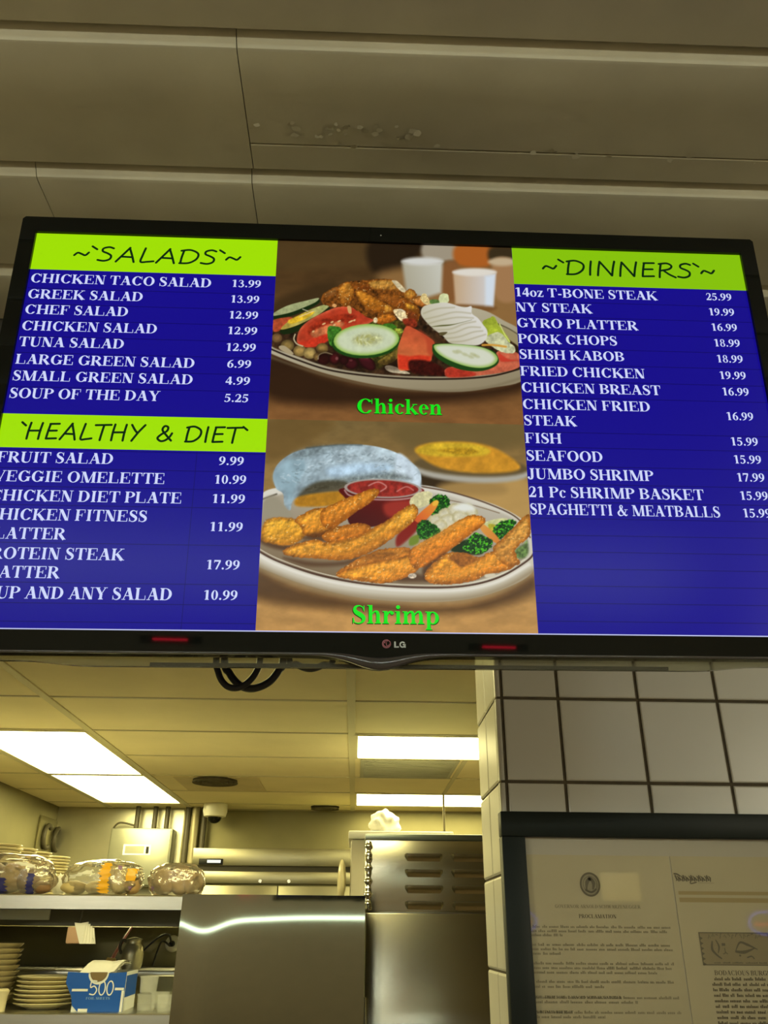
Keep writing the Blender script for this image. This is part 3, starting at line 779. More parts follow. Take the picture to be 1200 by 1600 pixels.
    P.shape('D', [(700, 770), (740, 760), (850, 860), (880, 920), (840, 920), (740, 840)], (216, 150, 66), to=(206, 122, 44), axis=(1, 1))
    P.shape('D', [(460, 980), (560, 900), (660, 900), (740, 980), (700, 1020), (560, 1010)], (24, 40, 14), soft=2)
    broccoli([(620, 870), (680, 830), (760, 870), (815, 900), (800, 960), (720, 1010), (620, 1000), (560, 950)], 7, (80, 186, 28))
    P.shape('D', [(1010, 980), (1080, 930), (1110, 900), (1120, 1000), (1080, 1050), (1010, 1040)], (90, 116, 60), soft=3, tex=.5)
    # fried shrimp
    def fried(f, pts, seed, c=(214, 146, 44), edge=(150, 84, 18), soft=.8, tex=.26, sp=.76, rough=1.5):
        P.shape(f, pts, tuple(min(255, k * f_) for k, f_ in zip(c, (1.08, 1.12, 1.2))), to=tuple(k * f_ for k, f_ in zip(c, (.90, .80, .68))), axis=(.25, 1), rim=edge, rw=7, tex=tex * .75, ts=7, seed=seed, rough=rough, rs=3.4, soft=soft, speck=(240, 206, 128), sp=sp, ss=2.0, bump=.75)
    def shadow(f, pts, a=.7):
        P.shape(f, pts, (66, 34, 12), soft=4, alpha=a)
    shadow('C', [(40, 880), (300, 940), (420, 900), (420, 980), (220, 980), (60, 930)])
    fried('C', [(50, 800), (90, 720), (200, 700), (330, 715), (420, 780), (410, 870), (280, 940), (120, 920), (50, 890)], 41, (214, 158, 46), (156, 96, 22), soft=2, tex=.2)
    fried('C', [(330, 720), (440, 650), (520, 620), (640, 630), (700, 690), (680, 790), (540, 870), (410, 850), (380, 780)], 42)
    fried('C', [(560, 640), (700, 570), (860, 500), (1010, 455), (1050, 490), (980, 570), (860, 650), (740, 740), (640, 800), (560, 760)], 43, (206, 132, 40))
    P.line('C', [(640, 770), (800, 660), (980, 550)], 4, (156, 82, 16), soft=4, alpha=.6)
    shadow('C', [(400, 870), (640, 800), (620, 900), (480, 900)])
    fried('C', [(560, 880), (640, 800), (860, 750), (960, 770), (980, 830), (860, 890), (700, 930)], 44, (190, 116, 32))
    shadow('C', [(240, 1040), (500, 1080), (760, 1070), (900, 1000), (800, 1100), (480, 1120), (300, 1080)], .6)
    fried('C', [(225, 1000), (300, 940), (500, 890), (580, 910), (680, 900), (860, 860), (1000, 790), (1140, 710), (1200, 660), (1330, 590), (1380, 640), (1340, 740), (1200, 850), (1040, 960), (900, 1030),
                (740, 1065), (500, 1050), (330, 1040)], 45, (218, 154, 48))
    P.line('C', [(500, 1030), (760, 1030), (940, 960), (1180, 800)], 5, (176, 98, 22), soft=5, alpha=.55)
    shadow('D', [(0, 1190), (160, 1180), (300, 1240), (100, 1250), (0, 1240)])
    fried('C', [(680, 1180), (820, 1080), (960, 1010), (1080, 970), (1280, 960), (1330, 1000), (1300, 1060), (1000, 1090), (860, 1150)], 46, (196, 126, 40))
    P.shape('C', [(900, 1040), (1060, 1000), (1200, 1010), (1040, 1060)], (140, 84, 24), soft=3, tex=.4)
    fried('C', [(680, 1190), (840, 1120), (1000, 1080), (1180, 1050), (1360, 1020), (1400, 1100), (1340, 1180), (1200, 1240), (1080, 1265), (900, 1245), (740, 1220)], 47, (224, 150, 42))
    fried('D', [(110, 980), (200, 920), (330, 850), (460, 770), (580, 700), (650, 680), (750, 705), (740, 760), (660, 820), (560, 900), (440, 990), (330, 1070), (220, 1130), (140, 1130), (100, 1060)], 48, (210, 132, 38), tex=.28)
    P.line('D', [(260, 1050), (420, 960), (600, 830), (690, 770)], 6, (190, 100, 22), soft=5, alpha=.6)
    P.line('D', [(170, 950), (330, 860), (560, 730)], 4, (236, 172, 76), soft=4, alpha=.6)
    shadow('D', [(220, 1140), (320, 1060), (420, 1010), (300, 1200), (240, 1240)], .8)
    fried('D', [(240, 1180), (320, 1080), (420, 1010), (560, 1000), (690, 1040), (780, 1000), (900, 980), (1010, 1000), (1000, 1120), (880, 1170), (760, 1190), (660, 1240), (480, 1270), (320, 1270), (250, 1240)], 49, (216, 142, 40))
    P.shape('D', [(430, 1050), (500, 1010), (600, 1020), (690, 1060), (600, 1110), (540, 1125), (490, 1085)], (150, 88, 28), soft=2.4, tex=.4)
    fried('D', [(820, 960), (900, 880), (1000, 780), (1080, 700), (1130, 690), (1130, 860), (1040, 940), (1000, 1010), (1050, 1090), (960, 1120), (860, 1060)], 50, (204, 146, 62), tex=.3)
    P.line('D', [(420, 1200), (640, 1150), (860, 1040)], 6, (232, 166, 62), soft=6, alpha=.5)
    P.shape('D', [(750, 1190), (830, 1180), (830, 1210), (760, 1215)], (206, 196, 170), soft=1.5); P.ell('D', 130, 1200, 36, 22, (196, 180, 156), tex=.5, ts=3)
    return P.img

# ---------------------------------------------------------------- materials
M = {
    'paint': mat('cream_ceiling_paint', (.54, .53, .415), rough=.32, var=.10, vs=5, bump=.25, bs=22),
    'gap': mat('dark_gap', (.05, .045, .035), rough=.9),
    'header': mat('dark_header', (.03, .028, .022), rough=.6, var=.1),  # header coloured very dark throughout
    'wall': mat('dining_wall_paint', (.26, .22, .15), rough=.6, var=.05, bump=.1),
    'floor': mat('floor_tile', (.22, .16, .11), rough=.4, var=.15, vs=3),
    'grout': mat('brown_grout', (.075, .058, .032), rough=.9, var=.2, vs=60),
    'tile': mat('glazed_cream_tile', (.455, .435, .365), rough=.30, var=.03, vs=3, bump=.02, bs=9),
    'ceil_k': mat('kitchen_ceiling_panel', (.84, .76, .50), rough=.75, var=.05, vs=3, bump=.1, bs=60),
    'tbar': mat('ceiling_grid_bar', (.60, .56, .38), rough=.5),
    'k_wall': mat('kitchen_wall_paint', (.50, .45, .28), rough=.5, var=.06, vs=2),
    'steel': mat('brushed_steel', (.50, .49, .44), rough=.30, metal=1, var=.08, vs=3, bump=.08, bs=30, stretch=(1, 1, 14)),
    'steel_dull': mat('dull_steel_wall', (.21, .19, .095), rough=.42, metal=.6, var=.12, vs=2.5),
    'steel_fridge': mat('satin_steel', (.33, .31, .22), rough=.36, metal=1, var=.08, vs=2),
    'steel_dark': mat('dark_steel', (.12, .115, .09), rough=.45, metal=.8, var=.12, vs=3),
    'steel_lit': mat('bright_steel', (.66, .64, .56), rough=.25, metal=1, var=.06, vs=4),
    'black_gloss': mat('black_gloss_plastic', (.004, .005, .004), rough=.03, spec=.3),
    'black': mat('black_plastic', (.008, .008, .007), rough=.45, spec=.25),
    'rubber': mat('black_cable', (.015, .015, .014), rough=.4),
    'acrylic': mat('smoky_clear_plastic', (.50, .50, .38), rough=.06, trans=.9, ior=1.3),
    'frame': mat('dark_frame_paint', (.009, .012, .009), rough=.42, spec=.15, var=.15, vs=6),
    'paper': mat('yellowed_paper', (.43, .37, .215), rough=.8, var=.06, vs=5),
    'mount': mat('mount_board', (.42, .38, .28), rough=.8, var=.05, vs=4),
    'ink': mat('faded_ink', (.12, .10, .055), rough=.8),
    'ink_soft': mat('faint_ink', (.25, .215, .125), rough=.8),
    'ochre': mat('ochre_print', (.33, .25, .10), rough=.8),
    'stone': mat('cream_stoneware', (.72, .64, .40), rough=.25, var=.04, vs=10),
    'white': mat('white_plastic', (.78, .76, .66), rough=.35),
    'white_paper': mat('white_paper', (.85, .83, .76), rough=.7),
    'beige': mat('beige_plastic', (.50, .46, .34), rough=.45, var=.05),
    'grey_box': mat('grey_enamel', (.30, .30, .23), rough=.36, metal=.6, var=.05),
    'blue_card': mat('blue_carton', (.004, .085, .46), rough=.4, var=.05),
    'white_card': mat('white_carton_print', (.74, .77, .78), rough=.5),
    'clear': mat('clear_plastic', (.80, .82, .78), rough=.12, alpha=.20, spec=.8),
    'bun': mat('baked_bun', (.42, .27, .12), rough=.6, var=.3, vs=9),
    'bun_pale': mat('pale_bread', (.62, .48, .22), rough=.7, var=.12, vs=10),
    'bun_dark': mat('brown_bread', (.20, .11, .05), rough=.6, var=.25, vs=9),
    'orange': mat('orange_print', (.82, .42, .02), rough=.35),
    'navy': mat('navy_print', (.03, .03, .16), rough=.3),
    'lilac': mat('lilac_print', (.28, .16, .30), rough=.4),
    'pale_print': mat('pale_print', (.60, .64, .68), rough=.4),
    'red': mat('red_plastic', (.40, .035, .02), rough=.4),
    'yellow': mat('yellow_plastic', (.60, .38, .05), rough=.4),
    'pink': mat('pinkish_paper', (.52, .33, .22), rough=.8),
    'vent': mat('dusty_vent', (.10, .085, .05), rough=.7, var=.3, vs=20),
    'vent_plate': mat('stained_vent_plate', (.60, .52, .32), rough=.7, var=.1, vs=4),
    'vent_grey': mat('grey_vent_plate', (.33, .33, .26), rough=.6, var=.06),
    'pipe': mat('painted_pipe', (.34, .30, .18), rough=.4, metal=.3),
    'pipe_dark': mat('dark_pipe', (.07, .06, .035), rough=.5),
    'lamp': emis('kitchen_diffuser', (255, 255, 255), 1),
    'tube': emis('fluorescent_tube', (255, 255, 255), TUBE_LIGHT),
    'globe': emis('warm_fill_globe', (255, 214, 150), 3),
    'neon': emis('red_neon', (255, 30, 60), 16),
    'blue': emis('screen_blue', (22, 13, 138), 1.0),
    'lime': emis('screen_lime', (160, 224, 6), 1.0),
    'lime_angle_dim': emis('screen_lime_angle_dim', (134, 194, 12), 1.0),  # viewing-angle dimming of the right band put into its colour
    'type': emis('screen_lettering', (206, 214, 250), 1.0),
    'rule': emis('screen_rule', (15, 9, 96), 1.0),
    'edge': emis('screen_edge_line', (196, 200, 240), 1.0),
    'hand': emis('screen_heading_ink', (8, 40, 14), 1.0),
    'green': emis('screen_caption_green', (22, 226, 30), 1.0),
    'green_dark': emis('screen_caption_shadow', (20, 60, 10), 1.0),
    'logo_red': mat('logo_dull_red', (.22, .05, .07), rough=.35),
    'logo_grey': mat('logo_silver', (.34, .35, .33), rough=.3, metal=.4),
    'led': emis('control_display', (240, 245, 225), 1.2),
}
b_ = M['lamp'].node_tree.nodes['Principled BSDF']
b_.inputs['Emission Color'].default_value = (*WARM, 1)
b_.inputs['Emission Strength'].default_value = KITCHEN_LIGHT
def film_mat():
    m = mat('clear_bag_film', (.85, .82, .70), bump=.6, bs=18)
    nt = m.node_tree
    bp = [n for n in nt.nodes if n.type == 'BUMP'][0]
    bp.inputs['Distance'].default_value = .02
    N = nt.nodes.new
    tr, gl, df, lw, m1, m2, ma = N('ShaderNodeBsdfTransparent'), N('ShaderNodeBsdfGlossy'), N('ShaderNodeBsdfDiffuse'), N('ShaderNodeFresnel'), N('ShaderNodeMixShader'), N('ShaderNodeMixShader'), N('ShaderNodeMath')
    gl.inputs['Roughness'].default_value = .12
    df.inputs['Color'].default_value = (.8, .76, .62, 1)
    m1.inputs[0].default_value = .14
    ma.operation = 'MULTIPLY_ADD'
    ma.inputs[1].default_value = 1.6
    ma.inputs[2].default_value = .05
    for q in (gl, df, lw):
        nt.links.new(bp.outputs[0], q.inputs['Normal'])
    nt.links.new(tr.outputs[0], m1.inputs[1])
    nt.links.new(df.outputs[0], m1.inputs[2])
    nt.links.new(lw.outputs[0], ma.inputs[0])
    nt.links.new(ma.outputs[0], m2.inputs[0])
    nt.links.new(m1.outputs[0], m2.inputs[1])
    nt.links.new(gl.outputs[0], m2.inputs[2])
    nt.links.new(m2.outputs[0], [n for n in nt.nodes if n.type == 'OUTPUT_MATERIAL'][0].inputs[0])
    return m
M['film'] = film_mat()
b_ = M['tube'].node_tree.nodes['Principled BSDF']
b_.inputs['Emission Color'].default_value = (.88, 1, .92, 1)

# ---------------------------------------------------------------- structure: shell of the dining side and of the kitchen
struct('floor', box(NB(), -4, 4, -5, 7, -.05, 0), M['floor'])
bm = NB()                       # dining walls
box(bm, -4.1, -4, -5, 1.8, 0, 2.95)
struct('wall_left', bm, M['wall'])
struct('wall_right', box(NB(), 4, 4.1, -5, 1.8, 0, 2.95), M['wall'])
struct('wall_rear', box(NB(), -4.1, 4.1, -5.1, -5, 0, 2.95), M['wall'])

# lapped plank ceiling of the dining side
bm = NB()
YK = [.826 + .269 * k for k in range(-21, 3)]
YK.append(1.545)
rnd = random.Random(3)
for i in range(len(YK) - 1):
    y0, y1 = YK[i], min(YK[i + 1], 1.545)
    if y1 - y0 < .03:
        continue
    if i == 22:
        cuts = [-4, -.628, -.2235, 4]
    elif i == 21:
        cuts = [-4, -.2185, 4]
    else:
        c0 = rnd.uniform(-3, -1.2)
        cuts = [-4, c0, c0 + rnd.uniform(2.6, 3.4), 4]
    for a, b in zip(cuts[:-1], cuts[1:]):
        a, b = a + .0008, b - .0008
        spans = [(y0 + .002, y1 - .002)]
        if i == 21 and a > -.3:
            spans = [(y0 + .002, 1.0345), (1.0357, y1 - .002)]
        nx = max(2, int((b - a) / .25))
        for j, (s0, s1) in enumerate(spans):
            def zz(y):
                return 2.863 + .010 * (y - y0 - .027) / (y1 - y0 - .027)
            prof = [(s0, 2.90), (s0, 2.889), (s0 + .001, 2.886), (s0 + .021, 2.8645), (s0 + .027, 2.863)] if j == 0 else [(s0, 2.90), (s0, zz(s0) + .001), (s0 + .002, zz(s0))]
            prof += [(s0 + (s1 - s0) * .5, zz(s0 + (s1 - s0) * .5)), (s1 - .002, zz(s1)), (s1, zz(s1) + .002), (s1, 2.90)]
            prism(bm, prof, 'x', a, b)
for k in range(46):              # lifted paint flakes
    fx, fy = rnd.gauss(-.05, .09), .985 + abs(rnd.gauss(0, .02))
    if k > 34:
        fx, fy = rnd.uniform(.25, .75), 1.034 + rnd.gauss(0, .008)
    r = rnd.uniform(.003, .009)
    n = rnd.randint(5, 7)
    zc = 2.8685
    vs = [bm.verts.new((fx + r * rnd.uniform(.6, 1.3) * math.cos(2 * math.pi * t / n), fy + .7 * r * rnd.uniform(.6, 1.3) * math.sin(2 * math.pi * t / n), zc - rnd.uniform(.0, .003))) for t in range(n)]
    bm.faces.new(vs)
struct('ceiling', bm, M['paint'], smooth=25)
struct('trim_1', box(NB(), -4.1, 4.1, -5.1, 1.9, 2.902, 2.95), M['gap'])

# front wall: header over the opening, sill wall, tiled pier at the right
OPX = .257
bm = NB()
box(bm, -4.1, 4.1, 1.545, 1.796, 2.43, 2.902)
struct('wall_header', bm, M['header'])
bm = NB()
box(bm, -4.1, -1.95, 1.545, 1.796, 0, 2.43)
box(bm, -1.95, OPX + .004, 1.545, 1.796, 0, 1.0)
struct('wall_sill', bm, M['wall'])
struct('trim_2', box(NB(), -1.95, OPX - .002, 1.50, 1.85, 1.0, 1.03, .004), M['steel'])

bm = NB()
box(bm, OPX + .004, 4.1, 1.546, 1.796, 0, 2.43)          # grout face, tiles stand 4 mm proud of it
grout_faces = len(bm.faces)
G = .0030
def tile_front(x0, x1, z0, z1):
    c = .0022
    y0, y1 = 1.546, 1.542
    o = [(x0, z0), (x1, z0), (x1, z1), (x0, z1)]
    n = [(x0 + c, z0 + c), (x1 - c, z0 + c), (x1 - c, z1 - c), (x0 + c, z1 - c)]
    A = [bm.verts.new((x, y0, z)) for x, z in o]
    B = [bm.verts.new((x, y1 + .0012, z)) for x, z in o]
    Cc = [bm.verts.new((x, y1, z)) for x, z in n]
    fs = [bm.faces.new(Cc)]
    for i in range(4):
        j = (i + 1) % 4
        fs += [bm.faces.new((A[i], A[j], B[j], B[i])), bm.faces.new((B[i], B[j], Cc[j], Cc[i]))]
    for f in fs:
        f.material_index = 1
def tile_side(y0, y1, z0, z1):
    c = .0035
    x0, x1 = OPX + .004, OPX
    o = [(y0, z0), (y1, z0), (y1, z1), (y0, z1)]
    n = [(y0 + c, z0 + c), (y1 - c, z0 + c), (y1 - c, z1 - c), (y0 + c, z1 - c)]
    A = [bm.verts.new((x0, y, z)) for y, z in o]
    B = [bm.verts.new((x1 + .002, y, z)) for y, z in o]
    Cc = [bm.verts.new((x1, y, z)) for y, z in n]
    fs = [bm.faces.new(Cc)]
    for i in range(4):
        j = (i + 1) % 4
        fs += [bm.faces.new((A[i], A[j], B[j], B[i])), bm.faces.new((B[i], B[j], Cc[j], Cc[i]))]
    for f in fs:
        f.material_index = 1
zs = [1.998 + .1524 * k for k in range(-10, 4)]
xs = [.2695, .3765] + [.3765 + .1524 * k for k in range(1, 12)]
for z0, z1 in zip(zs[:-1], zs[1:]):
    z1 = min(z1, 2.43)
    for x0, x1 in zip(xs[:-1], xs[1:]):
        tile_front(x0 + G, x1 - G, z0 + G, z1 - G)
    for y0, y1 in ((1.5545, 1.674), (1.674, 1.796)):
        tile_side(y0 + .0012, y1 - .0012, z0 + G * .7, z1 - G * .7)
    # rounded corner strip
    pr = [(OPX + .0125 - G, 1.546), (OPX + .0125 - G, 1.542)] + [(OPX + .008 - .008 * math.sin(t), 1.55 - .008 * math.cos(t)) for t in [math.pi / 2 * k / 6 for k in range(7)]] + [(OPX, 1.5535), (OPX + .004, 1.5535), (OPX + .004, 1.546)]
    n0 = len(bm.faces)
    prism(bm, pr, 'z', z0 + G * .8, z1 - G * .8)
    bm.faces.ensure_lookup_table()
    for f in bm.faces[n0:]:
        f.material_index = 1
struct('wall_front', bm, [M['grout'], M['tile']], smooth=16)

# kitchen shell
struct('wall_kitchen_left', box(NB(), -2.35, -2.25, 1.796, 6.75, 0, 2.45), M['steel_dull'])
struct('wall_kitchen_right', box(NB(), 2.6, 2.7, 1.796, 6.75, 0, 2.45), M['k_wall'])
struct('wall_kitchen_back', box(NB(), -2.25, 2.6, 6.65, 6.75, 0, 2.45), M['k_wall'])
struct('trim_3', box(NB(), -1.30, 2.59, 6.64, 6.649, .1, 2.42), M['steel_dull'])     # steel sheet on the back wall
struct('trim_6', box(NB(), -2.249, -1.302, 6.64, 6.649, .1, 2.42), mat('pale_steel_sheet', (.46, .44, .33), rough=.33, metal=.9, var=.12, vs=2.5))  # paler sheet on the left part of the back wall

KZ = 2.429
RX = [-2.25, -1.860, -1.250, -.031, 1.188, 2.407, 2.6]
RY = [1.546, 2.090, 2.700, 3.310, 3.919, 4.529, 5.139, 5.748, 6.358, 6.65]
LAMPS = [(-1.860, -1.250, 3.919, 5.139), (-1.860, -1.250, 5.139, 6.358), (-.031, 1.188, 3.919, 4.529), (-.031, 1.188, 5.748, 6.358),
         (-1.250, -.031, 2.090, 2.700)]
bm = NB()
for x0, x1 in zip(RX[:-1], RX[1:]):
    for y0, y1 in zip(RY[:-1], RY[1:]):
        cx, cy = (x0 + x1) / 2, (y0 + y1) / 2
        if any(a < cx < b and c < cy < d for a, b, c, d in LAMPS):
            continue
        box(bm, x0 + .002, x1 - .002, y0 + .002, y1 - .002, KZ + .003, KZ + .018)
struct('ceiling_kitchen', bm, M['ceil_k'], smooth=0)
bm = NB()
for x in RX[1:-1]:
    box(bm, x - .017, x + .017, 1.80, 6.65, KZ - .003, KZ + .003)
box(bm, .578 - .012, .578 + .012, 4.529, 5.748, KZ - .003, KZ + .003)
for y in RY[1:-1]:
    for x0, x1 in zip(RX[:-1], RX[1:]):
        cx = (x0 + x1) / 2
        if any(a < cx < b and c + .01 < y < d - .01 for a, b, c, d in LAMPS):
            continue
        box(bm, x0 + .012, x1 - .012, y - .006, y + .006, KZ - .0015, KZ + .003)
struct('trim_4', bm, M['tbar'], smooth=0)
struct('trim_5', box(NB(), -4.1, 4.1, 1.55, 6.8, KZ + .05, KZ + .06), M['gap'])

# ---------------------------------------------------------------- lamps
LL = ['large bright ceiling light panel nearer the counter, left of the four', 'bright ceiling light panel directly behind the large left one, towards the back wall',
      'wide bright ceiling light panel on the right, nearer than its twin beside the tiled corner', 'bright ceiling light panel at the far right, low above the louvred cabinet',
      'ceiling light panel hidden above the television, over the left of the counter']
for (x0, x1, y0, y1), lb in zip(LAMPS, LL):
    t = thing('ceiling_light', lb, 'ceiling light', ((x0 + x1) / 2, (y0 + y1) / 2, KZ), group='kitchen ceiling lights')
    hx, hy = (x1 - x0) / 2 - .008, (y1 - y0) / 2 - .008
    bm = NB()
    w = .022
    for a in ((-hx, hx, -hy, -hy + w), (-hx, hx, hy - w, hy), (-hx, -hx + w, -hy + w, hy - w), (hx - w, hx, -hy + w, hy - w)):
        box(bm, *a, -.004, .03)
    obj('frame', bm, M['tbar'], t)
    obj('diffuser', box(NB(), -hx + w, hx - w, -hy + w, hy - w, .002, .008), M['lamp'], t)
    obj('housing', box(NB(), -hx, hx, -hy, hy, .031, .045), M['grey_box'], t)

for x, lb in ((-1.25, 'left fluorescent tube fixture on the dining room ceiling'), (1.05, 'right fluorescent tube fixture on the dining room ceiling')):
    t = thing('tube_light', lb, 'ceiling light', (x, -3.0, 2.868))
    obj('housing', box(NB(), -1.1, 1.1, -.06, .06, -.05, 0, .008), M['white'], t)
    bm = NB()
    tube(bm, [(-1.08, 0, -.078), (1.08, 0, -.078)], .017, 12)
    obj('tube', bm, M['tube'], t)
    for s in (-1, 1):
        obj('end_cap', box(NB(), s * 1.09 - .012, s * 1.09 + .012, -.02, .02, -.10, -.05, .003), M['white'], t)
for x, y, lb in ((-3.0, -2.2, 'added warm fill globe, out of view on the left of the dining room'), (3.0, -2.2, 'added warm fill globe, out of view on the right of the dining room')):
    t = thing('fill_pendant', lb, 'lamp', (x, y, 2.87))  # added pendants, no such lamps known; they brighten the dining side
    bm = NB()
    tube(bm, [(0, 0, 0), (0, 0, -.42)], .006, 8)
    obj('cord', bm, M['rubber'], t)
    bm = NB()
    ellipsoid(bm, (0, 0, -.52), (.11, .11, .11))
    obj('globe', bm, M['globe'], t)
    ld = bpy.data.lights.new('pendant_fill_light', 'POINT')
    ld.energy = FILL_GLOBE_WATTS
    ld.color = (1, .95, .72)
    ld.shadow_soft_size = .1
    lo = bpy.data.objects.new('pendant_fill_light', ld)
    COL.objects.link(lo)
    lo.location = (x, y - .25, 2.35)
for x, lb in ((-1.38, 'left red neon tube on the rear dining wall'), (1.356, 'right red neon tube on the rear dining wall')):
    t = thing('neon_tube', lb, 'neon sign', (x, -4.96, 2.585))
    bm = NB()
    tube(bm, [(-.14, 0, 0), (.14, 0, 0)], .007, 10)
    obj('tube', bm, M['neon'], t)
    obj('backing', box(NB(), -.25, .25, -.035, -.015, -.03, .03, .004), M['black'], t)

t = thing('wall_light', 'long fluorescent strip light on the rear dining wall', 'wall light', (-.9, -5.0, 2.05))
obj('housing', box(NB(), -1.75, 1.75, 0, .05, -.05, .05, .006), M['white'], t)
bm = NB()
tube(bm, [(-1.70, .075, 0), (1.70, .075, 0)], .022)
obj('tube', bm, emis('strip_tube', (226, 255, 236), 9), t)
for s in (-1, 1):
    obj('end_cap', box(NB(), s * 1.72 - .02, s * 1.72 + .02, .05, .10, -.03, .03, .003), M['white'], t)
t = thing('light_box', 'small yellowish light box on the rear dining wall', 'light box', (2.36, -5.0, 1.85))
obj('case', box(NB(), -.19, .19, 0, .06, 0, .26, .006), M['black'], t)
obj('lit_face', box(NB(), -.175, .175, .06, .063, .015, .245), emis('light_box_face', (255, 226, 130), 1.5), t)
for x, lb in ((1.44, 'blue and red neon sign nearer the middle of the rear dining wall'), (3.62, 'blue and red neon sign near the right corner of the rear dining wall')):
    t = thing('neon_sign', lb, 'neon sign', (x, -4.99, 1.70))
    obj('backing', box(NB(), -.17, .17, 0, .012, -.11, .11, .004), M['black'], t)
    bm = NB()
    tube(bm, [(.15 * math.cos(a), .03, .09 * math.sin(a)) for a in [2 * math.pi * k / 24 for k in range(25)]], .009, 14, False)
    obj('blue_ring', bm, emis('blue_neon', (90, 110, 255), 3), t)
    bm = NB()
    tube(bm, [(-.10, .03, -.01), (.10, .03, -.01)], .012)
    obj('red_tube', bm, emis('soft_red_neon', (255, 40, 50), 3), t)

# ---------------------------------------------------------------- the menu screen
tv = thing('television', 'large black flat television showing the blue menu board, hung tilted over the kitchen opening', 'television')
rr, uu = Vector((.99981, .01487, .01226)), Vector((-.0106, -.0998, .995))
nn = rr.cross(uu).normalized()
uu = nn.cross(rr).normalized()
rr.normalize()
tv.matrix_world = Matrix(((rr.x, uu.x, nn.x, .0419), (rr.y, uu.y, nn.y, .9367), (rr.z, uu.z, nn.z, 2.2169), (0, 0, 0, 1)))
tv.rotation_mode = 'XYZ'
# bezel: picture-frame ring with a swelling lower lip
def low_edge(u):
    b = math.exp(-((u + .022) / .040) ** 2)
    return -.3195 - .0145 * b
bm = NB()
OX, OT, IX, IY = .5425, .3187, .5205, .2926
def ring_piece(pts):
    prism(bm, pts, 'z', -.022, .005)
ring_piece([(-OX, low_edge(-1)), (-IX, low_edge(-1)), (-IX, OT), (-OX + .004, OT), (-OX, OT - .004)])
ring_piece([(IX, low_edge(-1)), (OX, low_edge(-1)), (OX, OT - .004), (OX - .004, OT), (IX, OT)])
ring_piece([(-IX, IY), (IX, IY), (IX, OT), (-IX, OT)])
us = [-IX + 2 * IX * i / 96 for i in range(97)]
ring_piece([(u, low_edge(u)) for u in us] + [(IX, -IY), (-IX, -IY)])
bez = obj('bezel', bm, M['black_gloss'], tv, smooth=20)
# rounded glossy lip along the lower edge
bm = NB()
rings = []
for u in us:
    b = math.exp(-((u + .022) / .046) ** 2)
    r = .0012 + .0042 * b
    c = low_edge(u) + r * .6
    rings.append([bm.verts.new((u, c + r * 1.5 * math.sin(a), .0045 + r * 1.3 * math.cos(a))) for a in [math.pi * (k / 8 - .5) for k in range(9)]])
for a, b in zip(rings[:-1], rings[1:]):
    for i in range(8):
        bm.faces.new((a[i], b[i], b[i + 1], a[i + 1]))
obj('lower_lip', bm, mat('lip_gloss', (.03, .028, .03), rough=.06, spec=.9, coat=.8), tv)
# smoky clear strip under the bezel
bm = NB()
def strip_edge(u):
    a = abs(u)
    k = min(max((.455 - a) / .085, 0), 1)
    return -.3265 - .0058 * k * k * (3 - 2 * k)
us2 = [-.53 + 1.06 * i / 80 for i in range(81)]
prism(bm, [(u, strip_edge(u)) for u in us2] + [(.53, -.317), (-.53, -.317)], 'z', -.020, -.012)
obj('lower_strip', bm, M['acrylic'], tv)
bm = NB()
box(bm, -.535, .535, -.288, .312, -.05, -.022, .006)
prism(bm, [(-.42, -.25), (.42, -.25), (.40, .22), (-.40, .22)], 'z', -.085, -.05)
hs = obj('rear_housing', bm, M['black'], tv)
bm = NB()
for k in range(14):
    box(bm, -.30 + k * .045, -.27 + k * .045, .16, .19, -.087, -.0845)
obj('rear_slot', bm, M['gap'], hs)
obj('lower_dark_strip', box(NB(), -.30, .34, -.3305, -.3262, -.026, -.0215), M['gap'], tv)  # thin dark strip below the rear housing
# brand mark
lg = flat('brand_logo', q_arc(-13.6, -306, 5.4, 5.4, 0, 360, 1.0, 1.0, 28), M['logo_red'], tv, .0054)
flat('emblem_face', q_arc(-13.6, -306, 4.1, 4.1, 60, 360, 1.0, 1.0, 20) + rect(-14.1, -13.2, -308.2, -303.4) + rect(-13.6, -11.4, -308.4, -307.6) + q_disc(-15.4, -304.6, .8), M['logo_red'], lg, .0054)
flat('emblem_letter', rect(-4.3, -2.2, -310.6, -303.0) + rect(-4.3, 1.4, -310.6, -308.8), M['logo_grey'], lg, .0054)
flat('emblem_letter', q_arc(6, -306.8, 3.9, 3.9, 35, 360, 1.9, 1.7, 24) + rect(6.2, 9.9, -307.6, -305.9) + rect(8.1, 9.9, -310.6, -306.4), M['logo_grey'], lg, .0054)
flat('sensor_dot', q_disc(-21, 304, 1.1), M['logo_grey'], tv, .0054)

# screen and what it shows
scr = flat('screen', rect(-520.5, 520.5, -292.6, 292.6), M['blue'], tv, .0002)
Z1, Z2, Z3 = .0004, .0007, .0010
flat('heading_band', rect(-520.5, -172.6, 229.5, 292.6), M['lime'], scr, Z1)
flat('heading_band', rect(-520.5, -172.6, -51.2, -1.8), M['lime'], scr, Z1)
flat('heading_band', rect(174.2, 520.5, 228.4, 292.6), M['lime_angle_dim'], scr, Z1)
flat('edge_line', rect(-520.5, 520.5, -292.6, -290.2), M['edge'], scr, Z1)
rows = [-54, -80.1, -105.8, -131.2, -181.8, -233, -258.9, -281.8]
flat('table_rule', sum([rect(-519, -173, v - .5, v + .5) for v in rows + [197.5, 171, 144.8, 118, 92, 65.5, 39]], []) + rect(-262.6, -261.9, -290, -53), M['rule'], scr, Z1)
flat('table_rule', sum([rect(174.5, 520, v - .5, v + .5) for v in (-35.1, -63, -89, -114.5, -137.6, -160.8, -183.4, -206.2, -228.7, -251.3, -274.4, 14 - 26.5, 41, 67, 94, 120, 146, 173, 199)], []), M['rule'], scr, Z1)
